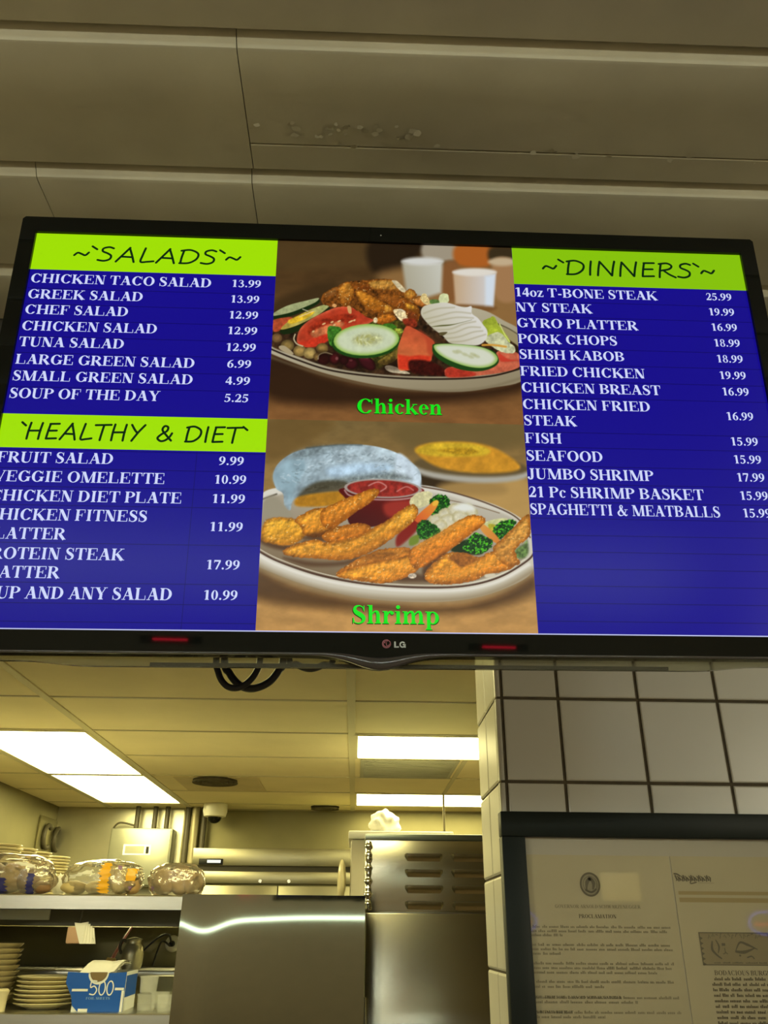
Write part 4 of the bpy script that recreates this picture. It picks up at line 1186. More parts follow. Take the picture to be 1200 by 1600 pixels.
DISHES = [("CHICKEN TACO SALAD", 206.7, -263.6), ("GREEK SALAD", 180, -357.6), ("CHEF SALAD", 154.3, -375.3), ("CHICKEN SALAD", 127.5, -332.6), ("TUNA SALAD", 101.7, -375.1),
          ("LARGE GREEN SALAD", 74, -276.4), ("SMALL GREEN SALAD", 48.2, -276.7), ("SOUP OF THE DAY", 21.5, -318.3)]
DIET = [("FRUIT SALAD", -72.5, -369.4), ("VEGGIE OMELETTE", -99.3, -300.4), ("CHICKEN DIET PLATE", -126, -276.4), ("CHICKEN FITNESS", -151.8, -317.4), ("PLATTER", -177.2, -415.8),
        ("PROTEIN STEAK", -203.4, -340.3), ("PLATTER", -227.6, -416.5), ("SOUP AND ANY SALAD", -253.7, -276.9)]
DINNER = [("14oz T-BONE STEAK", 206.7, 384.8), ("NY STEAK", 180.7, 285.8), ("GYRO PLATTER", 154, 349.7), ("PORK CHOPS", 127.5, 316.8), ("SHISH KABOB", 101.8, 324.4), ("FRIED CHICKEN", 74.7, 350.9),
          ("CHICKEN BREAST", 48.6, 370), ("CHICKEN FRIED", 22.4, 352), ("STEAK", -2.7, 247.3), ("FISH", -29.5, 223.9), ("SEAFOOD", -55.6, 278), ("JUMBO SHRIMP", -82.2, 344.2),
          ("21 Pc SHRIMP BASKET", -108.4, 409), ("SPAGHETTI & MEATBALLS", -132.6, 427.4)]
for lst, u0 in ((DISHES, -517), (DIET, -517), (DINNER, 174.6)):
    for s, v, u1 in lst:
        flat('dish_name', text_quads(s, u0, v, 15.2, u1), M['type'], scr, Z2)
P1 = [("13.99", -234.5, -192.9, 208.8), ("13.99", -234.4, -193.8, 182.2), ("12.99", -234.9, -194, 155.5), ("12.99", -235, -193.8, 129.6), ("12.99", -235.5, -194.3, 102.6), ("6.99", -232, -199.2, 75.9),
      ("4.99", -232.1, -199.2, 49.4), ("5.25", -232.1, -199.8, 22.7)]
P2 = [("9.99", -232.6, -200.3, -70.8), ("10.99", -236.7, -195.6, -97.4), ("11.99", -237.7, -195.5, -124.4), ("11.99", -237.8, -196, -162.8), ("17.99", -238.3, -196.7, -213.4), ("10.99", -238.7, -197, -252.5)]
P3 = [("25.99", 209.6), ("19.99", 183.2), ("16.99", 156.9), ("18.99", 130.4), ("18.99", 104.0), ("19.99", 77.0), ("16.99", 50.8), ("16.99", 12.0), ("15.99", -26.8), ("15.99", -53.8), ("17.99", -80.3), ("15.99", -106.9), ("15.99", -131.8)]
for lst in (P1, P2, [(s, 458, 496, v) for s, v in P3]):
    for s, u0, u1, v in lst:
        flat('price', text_quads(s, u0, v, 12.2, u1), M['type'], scr, Z2)
flat('heading_text', hand_quads("~`SALADS`~", -463, -222, 246.5, 25, 3.3), M['hand'], scr, Z2)
flat('heading_text', hand_quads("`HEALTHY & DIET`", -494, -197, -38.5, 23.5, 3.1), M['hand'], scr, Z2)
flat('heading_text', hand_quads("~`DINNERS`~", 218, 480, 247.5, 26, 3.4), M['hand'], scr, Z2)
def photo(name, fn, v0, v1):
    nx, ny = 470, 400
    U, V, X, Y = picture_grid(-172.6, 174.1, v0, v1, nx, ny)
    img = np.clip(fn(X, Y), 0, 255) / 255
    li = np.where(img <= .04045, img / 12.92, ((img + .055) / 1.055) ** 2.4)
    co = np.stack([U * .001, V * .001, np.full(U.shape, Z1)], -1).reshape(-1, 3).astype(np.float32)
    idx = np.arange(nx * ny).reshape(ny, nx)
    quads = np.stack([idx[1:, :-1], idx[1:, 1:], idx[:-1, 1:], idx[:-1, :-1]], -1).reshape(-1, 4).astype(np.int32)
    me = bpy.data.meshes.new(name)
    me.vertices.add(len(co))
    me.vertices.foreach_set('co', co.ravel())
    me.loops.add(quads.size)
    me.loops.foreach_set('vertex_index', quads.ravel())
    me.polygons.add(len(quads))
    me.polygons.foreach_set('loop_start', np.arange(0, quads.size, 4, dtype=np.int32))
    me.update(calc_edges=True)
    at = me.color_attributes.new('picture', 'FLOAT_COLOR', 'POINT')
    at.data.foreach_set('color', np.concatenate([li.reshape(-1, 3), np.ones((nx * ny, 1))], 1).astype(np.float32).ravel())
    m = emis('displayed_' + name, (0, 0, 0), 1.0)
    nt = m.node_tree
    a = nt.nodes.new('ShaderNodeAttribute')
    a.attribute_name = 'picture'
    nt.links.new(a.outputs['Color'], nt.nodes['Principled BSDF'].inputs['Emission Color'])
    me.materials.append(m)
    o = bpy.data.objects.new(name, me)
    COL.objects.link(o)
    o.parent = scr
    return o
photo('salad_photo', paint_salad, -2.0, 292.6)
photo('shrimp_photo', paint_shrimp, -290.2, -2.0)
for s, u0, u1, v, cap in (("Chicken", -53, 62.5, 10, 22), ("Shrimp", -55.5, 52, -280, 22.5)):
    flat('caption_shadow', text_quads(s, u0 - 1, v - 1, cap, u1 + .6), M['green_dark'], scr, Z2)
    flat('caption', text_quads(s, u0, v, cap, u1), M['green'], scr, Z3)

# wall arm that carries the screen
t = thing('tv_mount', 'black steel wall arm holding the television from behind', 'tv mount', (.04, 1.545, 2.55))
obj('wall_plate', box(NB(), -.12, .12, -.012, 0, -.1, .1, .003), M['black'], t)
bm = NB()
tube(bm, [(0, -.012, 0), (0, -.36, -.10)], .02, 10, False)
obj('arm', bm, M['black'], t)
obj('screen_plate', box(NB(), -.1, .1, -.40, -.36, -.20, -.0, .003), M['black'], t)

# cables under the screen
def cable(label, pts, r=.0042):
    bm = NB()
    tube(bm, pts, r, 10)
    o = obj('power_cable', bm, M['rubber'])
    return tag(o, label, 'cable', 'cables looping below the television')
cable('black cable loop under the television, the outer left one that hangs leftmost', [(-0.1784, 1.062, 2.0200), (-0.1877, 1.058, 1.9267), (-0.1836, 1.058, 1.8998), (-0.1732, 1.058, 1.8842), (-0.1597, 1.058, 1.8801), (-0.1463, 1.058, 1.8863), (-0.1348, 1.058, 1.9018), (-0.1307, 1.058, 1.9267), (-0.1348, 1.062, 2.0200)])
cable('black cable loop under the television, the wider one crossing in front of its left neighbour', [(-0.1815, 1.062, 2.0200), (-0.1794, 1.070, 1.9226), (-0.1711, 1.070, 1.9029), (-0.1566, 1.070, 1.8873), (-0.1390, 1.070, 1.8832), (-0.1193, 1.070, 1.8915), (-0.1068, 1.070, 1.9081), (-0.1017, 1.070, 1.9257), (-0.1037, 1.062, 2.0200)], .005)
cable('short shallow black cable loop under the television, right of the two crossing loops', [(-0.0996, 1.062, 2.0200), (-0.0934, 1.058, 1.9226), (-0.0819, 1.058, 1.9122), (-0.0653, 1.058, 1.9070), (-0.0488, 1.058, 1.9122), (-0.0342, 1.058, 1.9236), (-0.0290, 1.062, 2.0200)])

# ---------------------------------------------------------------- framed notices on the tiled pier
fr = thing('picture_frame', 'large dark frame with glazed old notices on the cream tiled wall', 'picture frame', (.25, 1.541, 1.25))
FX, FZ0, FZ1 = .78, -.15, .541
bm = NB()
w = .041
for a in ((0, FX, FZ1 - w, FZ1), (0, FX, FZ0, FZ0 + w), (0, w, FZ0 + w, FZ1 - w), (FX - w, FX, FZ0 + w, FZ1 - w)):
    box(bm, a[0], a[1], -.030, 0, a[2], a[3], .0025)
obj('frame_moulding', bm, M['frame'], fr)
obj('mount_board', box(NB(), w - .002, FX - w + .002, -.014, -.004, FZ0 + w - .002, FZ1 - w + .002), M['mount'], fr)
glass = mat('picture_glass', (1, 1, 1), rough=.02, alpha=.0, spec=.5)
nt = glass.node_tree                                            # thin clear pane: mostly transparent, mirrors a little
for n in list(nt.nodes):
    if n.type != 'OUTPUT_MATERIAL':
        nt.nodes.remove(n)
tr, gl, mx, fz = (nt.nodes.new(k) for k in ('ShaderNodeBsdfTransparent', 'ShaderNodeBsdfGlossy', 'ShaderNodeMixShader', 'ShaderNodeFresnel'))
gl.inputs['Roughness'].default_value = .03
fz.inputs['IOR'].default_value = 1.45
nt.links.new(fz.outputs[0], mx.inputs[0])
nt.links.new(tr.outputs[0], mx.inputs[1])
nt.links.new(gl.outputs[0], mx.inputs[2])
nt.links.new(mx.outputs[0], [n for n in nt.nodes if n.type == 'OUTPUT_MATERIAL'][0].inputs[0])
obj('glass_pane', box(NB(), w, FX - w, -.0215, -.0190, FZ0 + w, FZ1 - w), glass, fr)

def notice(label, x0, x1, z0, z1, m):
    t = thing('printed_notice', label, 'printed notice', (x0, 1.5265, z0))
    obj('sheet', box(NB(), 0, x1 - x0, -.0008, .0004, 0, z1 - z0), m, t)
    return t, x0, z0
def print_on(t, name, quads, m, k=0):
    """quads in wall metres (x, z) -> thin ink lying on the sheet"""
    vs, fs = [], []
    ox, oz = t.location.x, t.location.z
    for q in quads:
        fs.append(list(range(len(vs), len(vs) + len(q))))
        vs += [(x - ox, -.0011 - .0003 * k, z - oz) for x, z in q]
    return obj(name, (vs, fs), m, t, smooth=0)
rnd = random.Random(11)
def words_line(x0, x1, z, h):
    out, x = [], x0
    while x < x1 - .004:
        wl = rnd.uniform(.006, .022)
        e = min(x + wl, x1)
        y = x
        while y < e - .001:                              # letters
            lw = rnd.uniform(.0014, .0026)
            hh = h * rnd.choice((.62, .62, .7, 1.0))
            out.append([(y, z), (min(y + lw, e), z), (min(y + lw, e), z + hh), (y, z + hh)])
            y += lw + .0006
        x = e + .003
    return out
t, _, _ = notice('yellowed proclamation with a round seal behind glass, left of the two notices', .287, .541, 1.16, 1.722, M['paper'])
q = q_arc(.399, 1.676, .0175, .0190, 0, 360, .0030, .0030, 30) + q_arc(.399, 1.676, .0122, .013, 0, 360, .0008, .0008, 24)
q += q_path([(.392, 1.667), (.394, 1.679), (.400, 1.685), (.405, 1.678), (.403, 1.668)], [.002, .006, .005, .006, .002]) + q_disc(.399, 1.684, .003) + q_path([(.390, 1.668), (.400, 1.664), (.409, 1.669)], .003)
print_on(t, 'seal_ground', [[(.399 + .0172 * math.cos(a), 1.676 + .0186 * math.sin(a)) for a in [2 * math.pi * k / 30 for k in range(30)]]], M['ink_soft'], 1)
print_on(t, 'seal', q, M['ink'], 2)
print_on(t, 'heading', text_quads('GOVERNOR ARNOLD SCHWARZENEGGER', .336, 1.6395, .0052, .481), M['ink_soft'], 1)
print_on(t, 'title', text_quads('PROCLAMATION', .375, 1.6245, .0058, .438), M['ink'], 1)
q = []
for x0, x1, z in ((.296, .528, 1.6095), (.291, .527, 1.603), (.291, .346, 1.597), (.291, .526, 1.583), (.291, .526, 1.5765), (.291, .346, 1.570), (.291, .526, 1.556), (.291, .526, 1.5495), (.291, .497, 1.543),
                  (.296, .526, 1.530), (.291, .408, 1.523), (.291, .526, 1.508), (.291, .459, 1.5015), (.291, .526, 1.4875), (.291, .403, 1.481)):
    q += words_line(x0, x1, z, .0042)
for k in range(20):
    q += words_line(.291, .52, 1.466 - .0068 * k - .012 * (k // 4), .0042)
print_on(t, 'body_text', q, M['ink_soft'], 1)
print_on(t, 'bold_text', text_quads('NOW, THEREFORE, I, ARNOLD SCHWARZENEGGER', .291, 1.508, .0042, .432) + text_quads('IN WITNESS WHEREOF', .291, 1.4875, .0042, .352), M['ink'], 2)
t, _, _ = notice('yellowed article clipping with a comic strip behind glass, right of the proclamation', .543, .86, 1.16, 1.722, M['paper'])
q = []
for i in range(9):                                             # blackletter masthead, worn and unreadable
    x = .547 + i * .0068
    q += q_path([(x, 1.692 - .004 * (i % 2)), (x + .003, 1.684), (x + .0005, 1.683)], [.0025, .003, .001], False) + q_path([(x + .003, 1.691), (x + .006, 1.688), (x + .0055, 1.682)], [.001, .0028, .002], False)
q += q_path([(.545, 1.694), (.551, 1.6935), (.556, 1.690)], .0025) + q_path([(.575, 1.686), (.572, 1.679), (.583, 1.681)], .0018)
print_on(t, 'masthead', q, M['ink'], 1)
print_on(t, 'ruled_line', rect(.585, .613, 1.6795, 1.6802), M['ink_soft'], 1)
print_on(t, 'colour_band', rect(.549, .85, 1.6615, 1.667) + rect(.549, .85, 1.650, 1.657), M['ochre'], 1)
q = []
for a in ((.573, .69, 1.6035, 1.605), (.573, .69, 1.5565, 1.558), (.573, .5745, 1.5565, 1.605), (.6885, .69, 1.5565, 1.605)):
    q += rect(*a)
for k in range(6):
    q += [[(.5745, 1.5985 - k * .0075), (.5790, 1.5960 - k * .0075), (.5745, 1.5935 - k * .0075)]]
q += q_path([(.594, 1.592), (.592, 1.580), (.598, 1.572), (.606, 1.566)], [.002, .004, .003, .002]) + q_path([(.600, 1.594), (.604, 1.584), (.601, 1.574)], [.0015, .003, .001]) + rect(.609, .615, 1.585, 1.589)
q += q_path([(.613, 1.582), (.613, 1.575), (.609, 1.573)], .0012) + q_path([(.613, 1.576), (.617, 1.573)], .0012)
q += q_path([(.631, 1.578), (.640, 1.590), (.652, 1.587), (.668, 1.580)], [.001, .003, .004, .001]) + q_path([(.630, 1.577), (.645, 1.576), (.664, 1.582)], [.003, .005, .001]) + q_disc(.637, 1.571, .0016) + q_path([(.648, 1.568), (.656, 1.570), (.660, 1.566)], .002)
q += words_line(.592, .682, 1.5595, .002)
for x in range(14):
    bx = .588 + x * .0066
    q += q_path([(bx, 1.5955 + .003 * (x % 3)), (bx + .002, 1.6015 + .0015 * (x % 2)), (bx + .004, 1.5965 + .002 * (x % 4))], .0010, False)
t_c = print_on(t, 'comic_strip', rect(.573, .69, 1.5565, 1.605), M['ochre'], 1)
t_c.data.materials[0] = mat('comic_ground', (.25, .20, .10), rough=.8)
print_on(t, 'comic_drawing', q, M['ink'], 2)
print_on(t, 'title', text_quads('BODACIOUS BURGER', .590, 1.5425, .0068, .690), M['ink'], 1)
q = []
for k in range(30):
    q += words_line(.588 if k == 0 else .5835, .700, 1.535 - .0077 * k, .0048)
print_on(t, 'body_text', q, mat('article_ink', (.12, .095, .05), rough=.8), 1)

# ---------------------------------------------------------------- louvred steel cabinet
cb = thing('steel_cabinet', 'tall stainless steel cabinet with louvred top, beside the tiled corner', 'cabinet', (.036, 3.35, 0))
CW, CH = .72, 1.936
bm = NB()
box(bm, 0, CW, .004, .60, .02, CH - .022, .004)
obj('body', bm, M['steel'], cb)
obj('top_cap', box(NB(), -.001, CW + .001, -.002, .602, CH - .022, CH, .003), mat('cap_steel', (.16, .18, .16), rough=.35, metal=.9), cb)
mirror = mat('polished_steel', (.48, .455, .37), rough=.24, metal=1, var=.06, vs=2)
pn = obj('louvre_panel', box(NB(), .004, CW - .004, -.006, .004, 1.670, CH - .024, .0015), mirror, cb)
for cx0, cx1 in ((.148, .290), (.322, .464), (.496, .638)):
    for k in range(4):
        z = 1.838 - .0545 * k
        bm = NB()
        n = 14
        rings = []
        for i in range(n + 1):
            u = i / n
            x = cx0 + (cx1 - cx0) * u
            e = min(1, min(u, 1 - u) / .10)
            e = math.sqrt(max(0, 1 - (1 - e) ** 2))
            rings.append([bm.verts.new((x, -.006 - .011 * e * math.sin(math.pi * .5 * t_), z + .028 - .026 * (1 - t_) * (.4 + .6 * e))) for t_ in (0, .15, .35, .6, .8, 1)])
        for a, b in zip(rings[:-1], rings[1:]):
            for i in range(5):
                bm.faces.new((a[i], b[i], b[i + 1], a[i + 1]))
        lv = obj('louvre', bm, mirror, pn)
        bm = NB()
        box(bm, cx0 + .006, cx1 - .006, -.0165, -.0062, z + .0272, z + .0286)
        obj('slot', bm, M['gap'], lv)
dr = obj('door', box(NB(), .004, CW - .004, -.008, .004, .10, 1.664, .002), mirror, cb)
bm = NB()                                                         # crinkled bright edging of the left side
rings = []
for i in range(120):
    z = 1.672 + .236 * i / 119
    r = .0130 + .0030 * math.sin(z * 150) + .0018 * math.sin(z * 263 + 1)
    rings.append([bm.verts.new((.0145 - r * math.sin(a), -.0025 - r * math.cos(a), z)) for a in [math.pi / 2 * k / 10 for k in range(-4, 11)]])
for a, b in zip(rings[:-1], rings[1:]):
    for i in range(14):
        bm.faces.new((a[i], b[i], b[i + 1], a[i + 1]))
obj('edge_trim', bm, mat('crinkled_chrome', (.85, .86, .84), rough=.12, metal=1), cb, smooth=80)
bm = NB()
tube(bm, [(.014, -.012, .95), (.012, -.028, 1.15), (.006, -.022, 1.40)], [.007, .009, .004], 10)
obj('reflection_streak', bm, M['steel_lit'], dr)  # bright steel tube standing in for a reflected streak
bm = NB()
bm.free()
for x in (.05, CW - .05):
    for y in (.06, .54):
        obj('foot', lathe(NB(), [(0, 0), (.02, 0), (.02, .022), (0, .022)], x, y, 0, 12), M['black'], cb)

# plain bowed steel sheet panel between shelf and cabinet
pnl = thing('splash_guard', 'plain tall steel guard sheet with a curved light streak, left of the louvred cabinet', 'steel sheet', (-.607, 3.2, 0))
PW, PH = .644, 1.717
def streak(x):
    u = x / PW
    return 1.637 - .042 * math.exp(-((u - .13) / .12) ** 2) + .012 / (1 + math.exp(-(u - .50) / .08))
bm = NB()
nx, nz = 60, 90
grid = []
for j in range(nz + 1):
    zf = PH * (j / nz) ** .7
    row = []
    for i in range(nx + 1):
        x = PW * i / nx
        d = zf - streak(x)
        e = max(d, -.45)
        y = .5 * .30 * e * e + .5 * (.0515 * zf - (zf - 1.6) ** 2 / 6.4) - .045          # leans back, slightly bowed
        row.append(bm.verts.new((x, y + .03, zf)))
    grid.append(row)
for j in range(nz):
    for i in range(nx):
        bm.faces.new((grid[j][i], grid[j][i + 1], grid[j + 1][i + 1], grid[j + 1][i]))
obj('sheet', bm, mat('panel_steel', (.36, .35, .27), rough=.045, metal=1, var=.06, vs=2), pnl, smooth=80)
obj('back_box', box(NB(), .004, PW - .004, .055, .12, .0, PH - .012, .003), M['steel_dark'], pnl)

# beige bin behind the cabinet with a crumpled bag on it
t = thing('beige_bin', 'beige plastic bin with a pale rim, rising behind the left edge of the louvred cabinet', 'bin', (-.024, 4.08, 0))
obj('body', box(NB(), 0, .46, 0, .45, 0, 1.985, .012), M['beige'], t)
obj('rim', box(NB(), -.012, .475, -.015, .46, 1.985, 2.020, .006), M['white'], t)
bm = NB()
ellipsoid(bm, (.135, 4.17, 2.062), (.066, .06, .062), 4, .35, 2.2, 4, zmin=2.021)
tag(obj('crumpled_bag', bm, M['white_paper'], smooth=60), 'bright white crumpled bag on top of the beige bin', 'bag')
bm = NB()
ellipsoid(bm, (-.062, 4.14, 1.815), (.020, .07, .085), 3, .08, 1.5, 7)
tag(obj('hanging_bag', bm, M['stone'], smooth=60), 'small pale bag bulging beside the left of the beige bin', 'bag')
bm = NB()
tube(bm, [(.571, 5.70, 2.429), (.571, 5.70, 2.18)], .007, 8)
tag(obj('hanging_rod', bm, M['pipe']), 'thin rod hanging from the ceiling just in front of the far right light', 'rod')

# ---------------------------------------------------------------- back of the kitchen
t = thing('ceiling_vent', 'round dark vent on a stained square plate in the kitchen ceiling', 'vent', (-.87, 5.45, KZ))
obj('plate', box(NB(), -.24, .27, -.27, .26, -.004, .002), M['vent_plate'], t)
bm = NB()
for r in (.125, .095, .065, .035):
    lathe(bm, [(r, -.006), (r + .012, -.022), (r + .014, -.018), (r + .004, -.004)], 0, -.17, 0, 28)
obj('louvre_ring', bm, M['vent'], t)
bm = NB()
lathe(bm, [(0, -.007), (.135, -.007), (.135, -.003), (0, -.003)], 0, -.17, 0, 28)
obj('opening', bm, M['gap'], t)
t = thing('ceiling_vent', 'small round dark vent in the kitchen ceiling near the back wall', 'vent', (-.235, 6.46, KZ))
bm = NB()
for r in (.09, .065, .04, .015):
    lathe(bm, [(r, -.004), (r + .012, -.018), (r + .014, -.014), (r + .004, -.002)], 0, 0, 0, 28)
obj('louvre_ring', bm, M['vent'], t)
bm = NB()
lathe(bm, [(0, -.004), (.105, -.004), (.105, .002), (0, .002)], 0, 0, 0, 28)
obj('opening', bm, M['gap'], t)
t = thing('ceiling_vent', 'flat grey ceiling grille plate just behind the nearer right light', 'vent', (.27, 4.83, KZ))
obj('plate', box(NB(), -.255, .28, -.28, .29, -.004, .002, .001), M['vent_grey'], t)
bm = NB()
for k in range(16):
    box(bm, -.235, .26, -.26 + k * .034, -.25 + k * .034, -.007, -.004)
obj('slat', bm, M['vent_grey'], t)

t = thing('wall_plate', 'steel plate with two round dark dials on the left kitchen wall', 'wall plate', (-2.249, 6.53, 2.19))
obj('plate', box(NB(), 0, .012, -.25, .22, -.16, .14, .002), M['steel_dull'], t)
for y in (-.11, .11):
    bm = NB()
    for k in range(25):
        pass
    P_ = [(.03, y + .075 * math.cos(a), .01 + .075 * math.sin(a)) for a in [math.radians(50 + 250 * k / 20) for k in range(21)]]
    tube(bm, P_, .016, 8, False)
    obj('dial_ring', bm, M['pipe_dark'], t)

t = thing('electrical_box', 'pale grey electrical box with a printed label on the back kitchen wall', 'electrical box', (-1.57, 6.64, 2.1))
obj('body', box(NB(), -.225, .225, -.14, 0, -.22, .172, .008), M['grey_box'], t)
dr = obj('door', box(NB(), -.215, .215, -.150, -.14, -.21, .162, .004), M['grey_box'], t)
lb = obj('label_plate', box(NB(), -.115, .085, -.153, -.150, -.012, .060), M['white'], dr)
obj('latch', box(NB(), .05, .07, -.156, -.153, .0, .045), M['black'], dr)
obj('printed_text', box(NB(), -.10, .035, -.1545, -.153, .0, .048), M['grey_box'], dr)
for x, lb in ((-1.63, 'leftmost dark conduit above the electrical box'), (-1.50, 'middle dark conduit above the electrical box'), (-1.41, 'rightmost dark conduit above the electrical box')):
    bm = NB()
    tube(bm, [(x, 6.56, 2.272), (x, 6.56, 2.43)], .018, 10)
    tag(obj('conduit', bm, M['pipe_dark']), lb, 'pipe')
bm = NB()
tube(bm, [(-1.62, 6.57, 2.29), (-1.75, 6.56, 2.315), (-1.80, 6.57, 2.275)], .007, 8)
tag(obj('conduit', bm, M['pipe_dark']), 'thin bent wire at the upper left of the electrical box', 'wire')
for x, r, m, lb in ((-1.255, .022, 'pipe_dark', 'dark vertical pipe nearest the electrical box'), (-1.20, .030, 'pipe', 'pale vertical pipe, second right of the electrical box'), (-1.135, .020, 'pipe_dark', 'dark vertical pipe just left of the security camera')):
    bm = NB()
    tube(bm, [(x, 6.56, 1.2), (x, 6.56, 2.43)], r, 12)
    tag(obj('wall_pipe', bm, M[m]), lb, 'pipe')

t = thing('security_camera', 'white dome security camera under the kitchen ceiling near the pipes', 'camera', (-1.03, 6.38, KZ))
bm = NB()
lathe(bm, [(0, 0), (.085, 0), (.088, -.05), (.078, -.085), (.06, -.09), (0, -.09)], n=28)
obj('housing', bm, M['white'], t)
bm = NB()
ellipsoid(bm, (0, 0, -.088), (.05, .05, .045), 3)
obj('dome', bm, M['black_gloss'], t)

rf = thing('refrigerator', 'wide stainless steel refrigerator along the back of the kitchen', 'refrigerator', (-1.09, 6.0, 0))
RW = 1.45
obj('body', box(NB(), .01, RW, .03, .52, 0, 2.085, .006), M['steel_dull'], rf)
hp = obj('top_panel', box(NB(), 0, RW, 0, .03, 1.992, 2.10, .003), M['steel_fridge'], rf)
dp = obj('display', box(NB(), .045, .205, -.006, 0, 1.996, 2.034, .002), M['black'], hp)
obj('lit_digits', box(NB(), .10, .19, -.008, -.006, 2.008, 2.026), M['led'], dp)
obj('shadow_gap', box(NB(), .005, RW, .012, .03, 1.958, 1.992), M['gap'], rf)
obj('middle_panel', box(NB(), 0, RW, 0, .03, 1.884, 1.958, .003), M['steel_fridge'], rf)
for x0, x1 in ((0, .576), (.584, RW)):
    obj('door', box(NB(), x0, x1, .002, .03, .12, 1.872, .003), M['steel_fridge'], rf)
for x in (.46, .65):
    bm = NB()
    lathe(bm, [(0, 0), (.011, 0), (.011, .004), (0, .004)], n=12)
    s = obj('screw', bm, M['steel_lit'], rf, loc=(x, -.001, 1.90))
    s.rotation_euler = (math.pi / 2, 0, 0)

# ---------------------------------------------------------------- shelf unit of the pass
UPZ, LOZ = 1.722, 1.334
su = thing('shelf_unit', 'two-tier stainless steel pass shelf holding plates and bread', 'shelf', (-1.3, 3.5, 0))
def tray(z, d, nm):
    prof = [(0, z - .050), (.004, z - .050), (.004, z - .006), (d - .004, z - .006), (d - .004, z - .03), (d, z - .03), (d, z), (.004, z), (0, z - .004)]
    bm = NB()
    prism(bm, prof, 'x', -.95, .72)
    return obj(nm, bm, M['steel'], su)
tray(UPZ, 1.05, 'shelf')
tray(LOZ, .48, 'shelf')
for x in (-.93, .69):
    for y in (.03, .44):
        bm = NB()
        tube(bm, [(x, y + .02, 0), (x, y + .02, UPZ - .007)], .018, 12)
        obj('post', bm, M['steel'], su)
obj('crossbeam', box(NB(), -.95, .72, .40, .425, 1.617, UPZ - .008), M['steel_dark'], su)
tag(obj('ticket_strip', box(NB(), -2.0, -1.277, 3.886, 3.899, 1.638, 1.678, .002), M['white_card']), 'pale strip fixed under the left end of the upper shelf', 'strip')

# counter unit with back panel behind the shelf
t = thing('work_counter', 'stainless steel counter with upright back panel behind the lower shelf', 'counter', (-1.28, 4.0, 0))
obj('body', box(NB(), -.93, .98, .02, .55, .0, 1.43, .004), M['steel_dull'], t)
obj('counter_top', box(NB(), -.95, 1.0, 0, .56, 1.43, 1.45, .004), M['steel'], t)
obj('back_panel', box(NB(), -.95, 1.0, .50, .53, 1.45, 1.617, .003), M['steel_dull'], t)
bm = NB()
v0 = [(-.925, 4.03, 1.4512), (-.76, 4.03, 1.4512), (-.76, 4.30, 1.4512), (-.925, 4.30, 1.4512)]
box(bm, -.925, -.70, 4.005, 4.28, 1.4505, 1.4525)
tag(obj('paper_sheet', bm, M['white_paper']), 'flat white paper lying on the counter below the wall socket', 'paper')

t = thing('steel_pitcher', 'dull silver pitcher standing behind the blue sheet box', 'pitcher', (-.965, 4.12, 1.4505))
bm = NB()
lathe(bm, [(0, 0), (.038, 0), (.046, .02), (.047, .06), (.040, .088), (.030, .100), (.030, .112), (.034, .116), (.031, .118), (.026, .108), (.026, .10), (0, .098)], n=28)
obj('body', bm, mat('pitcher_metal', (.55, .52, .36), rough=.35, metal=.7, var=.15, vs=12), t)
bm = NB()
tube(bm, [(-.03, -.01, .108), (-.048, -.015, .112), (-.055, -.018, .085), (-.045, -.015, .06)], .006, 8)
obj('handle', bm, M['pipe_dark'], t)
obj('lid', lathe(NB(), [(0, .126), (.012, .124), (.031, .1185), (.031, .1165), (0, .1165)], n=24), M['steel_lit'], t)

t = thing('spatula', 'red-handled spatula with yellow end leaning behind the blue box', 'spatula', (-1.075, 4.12, 1.4505))
bm = NB()
tube(bm, [(.022, .0, .035), (.010, .18, .10), (.0, .375, .165)], [.009, .007, .005], 8)
obj('handle', bm, M['red'], t)
bm = NB()
prism(bm, [(-.022, .0), (.045, .0), (.040, .042), (.004, .046)], 'y', -.004, .006)
obj('blade', bm, M['yellow'], t)

t = thing('folded_towels', 'bundle of folded paper towels hanging under the upper shelf above the blue box', 'towels', (-1.040, 3.565, 1.555))
bm = NB()
box(bm, -.055, .0, 0, .04, .0, .058, .006)
obj('wrapper', bm, M['pink'], t)
rnd = random.Random(2)
for k in range(5):
    x = .0 + k * .011
    bm = NB()
    prism(bm, [(x, 0), (x + .012, 0), (x + .014 - .004 * k, .075 - .007 * abs(k - 1)), (x - .030, .072 - .004 * k), (x - .026, .060)], 'y', -.002 + .004 * k, .002 + .004 * k)
    obj('towel', bm, M['white_paper'], t)
bm = NB()
tube(bm, [(-.02, .012, .058), (-.012, .012, .085), (-.01, .012, .1145)], .003, 6)
obj('clip', bm, M['steel_dark'], t)

t = thing('wall_socket', 'round white socket with a black plug on the counter back panel', 'socket', (-.868, 4.499, 1.547))
bm = NB()
lathe(bm, [(0, 0), (.036, 0), (.036, .008), (.030, .014), (0, .014)], n=28)
o = obj('cover', bm, M['white'], t)
o.rotation_euler = (math.pi / 2, 0, 0)
bm = NB()
lathe(bm, [(0, .014), (.013, .014), (.013, .035), (.008, .042), (0, .042)], n=16)
o = obj('plug', bm, M['black'], t)
o.rotation_euler = (math.pi / 2, 0, 0)
for lb, pts in (('upper arching black cord running to the white socket', [(-.868, 4.452, 1.552), (-.88, 4.43, 1.585), (-.92, 4.42, 1.575), (-.985, 4.42, 1.52), (-1.03, 4.42, 1.46)]),
                ('lower black cord dropping from the white socket to the counter', [(-.872, 4.45, 1.538), (-.90, 4.40, 1.558), (-.915, 4.38, 1.51), (-.925, 4.37, 1.457)])):
    bm = NB()
    tube(bm, pts, .0045, 8)
    tag(obj('socket_cord', bm, M['rubber']), lb, 'cord')

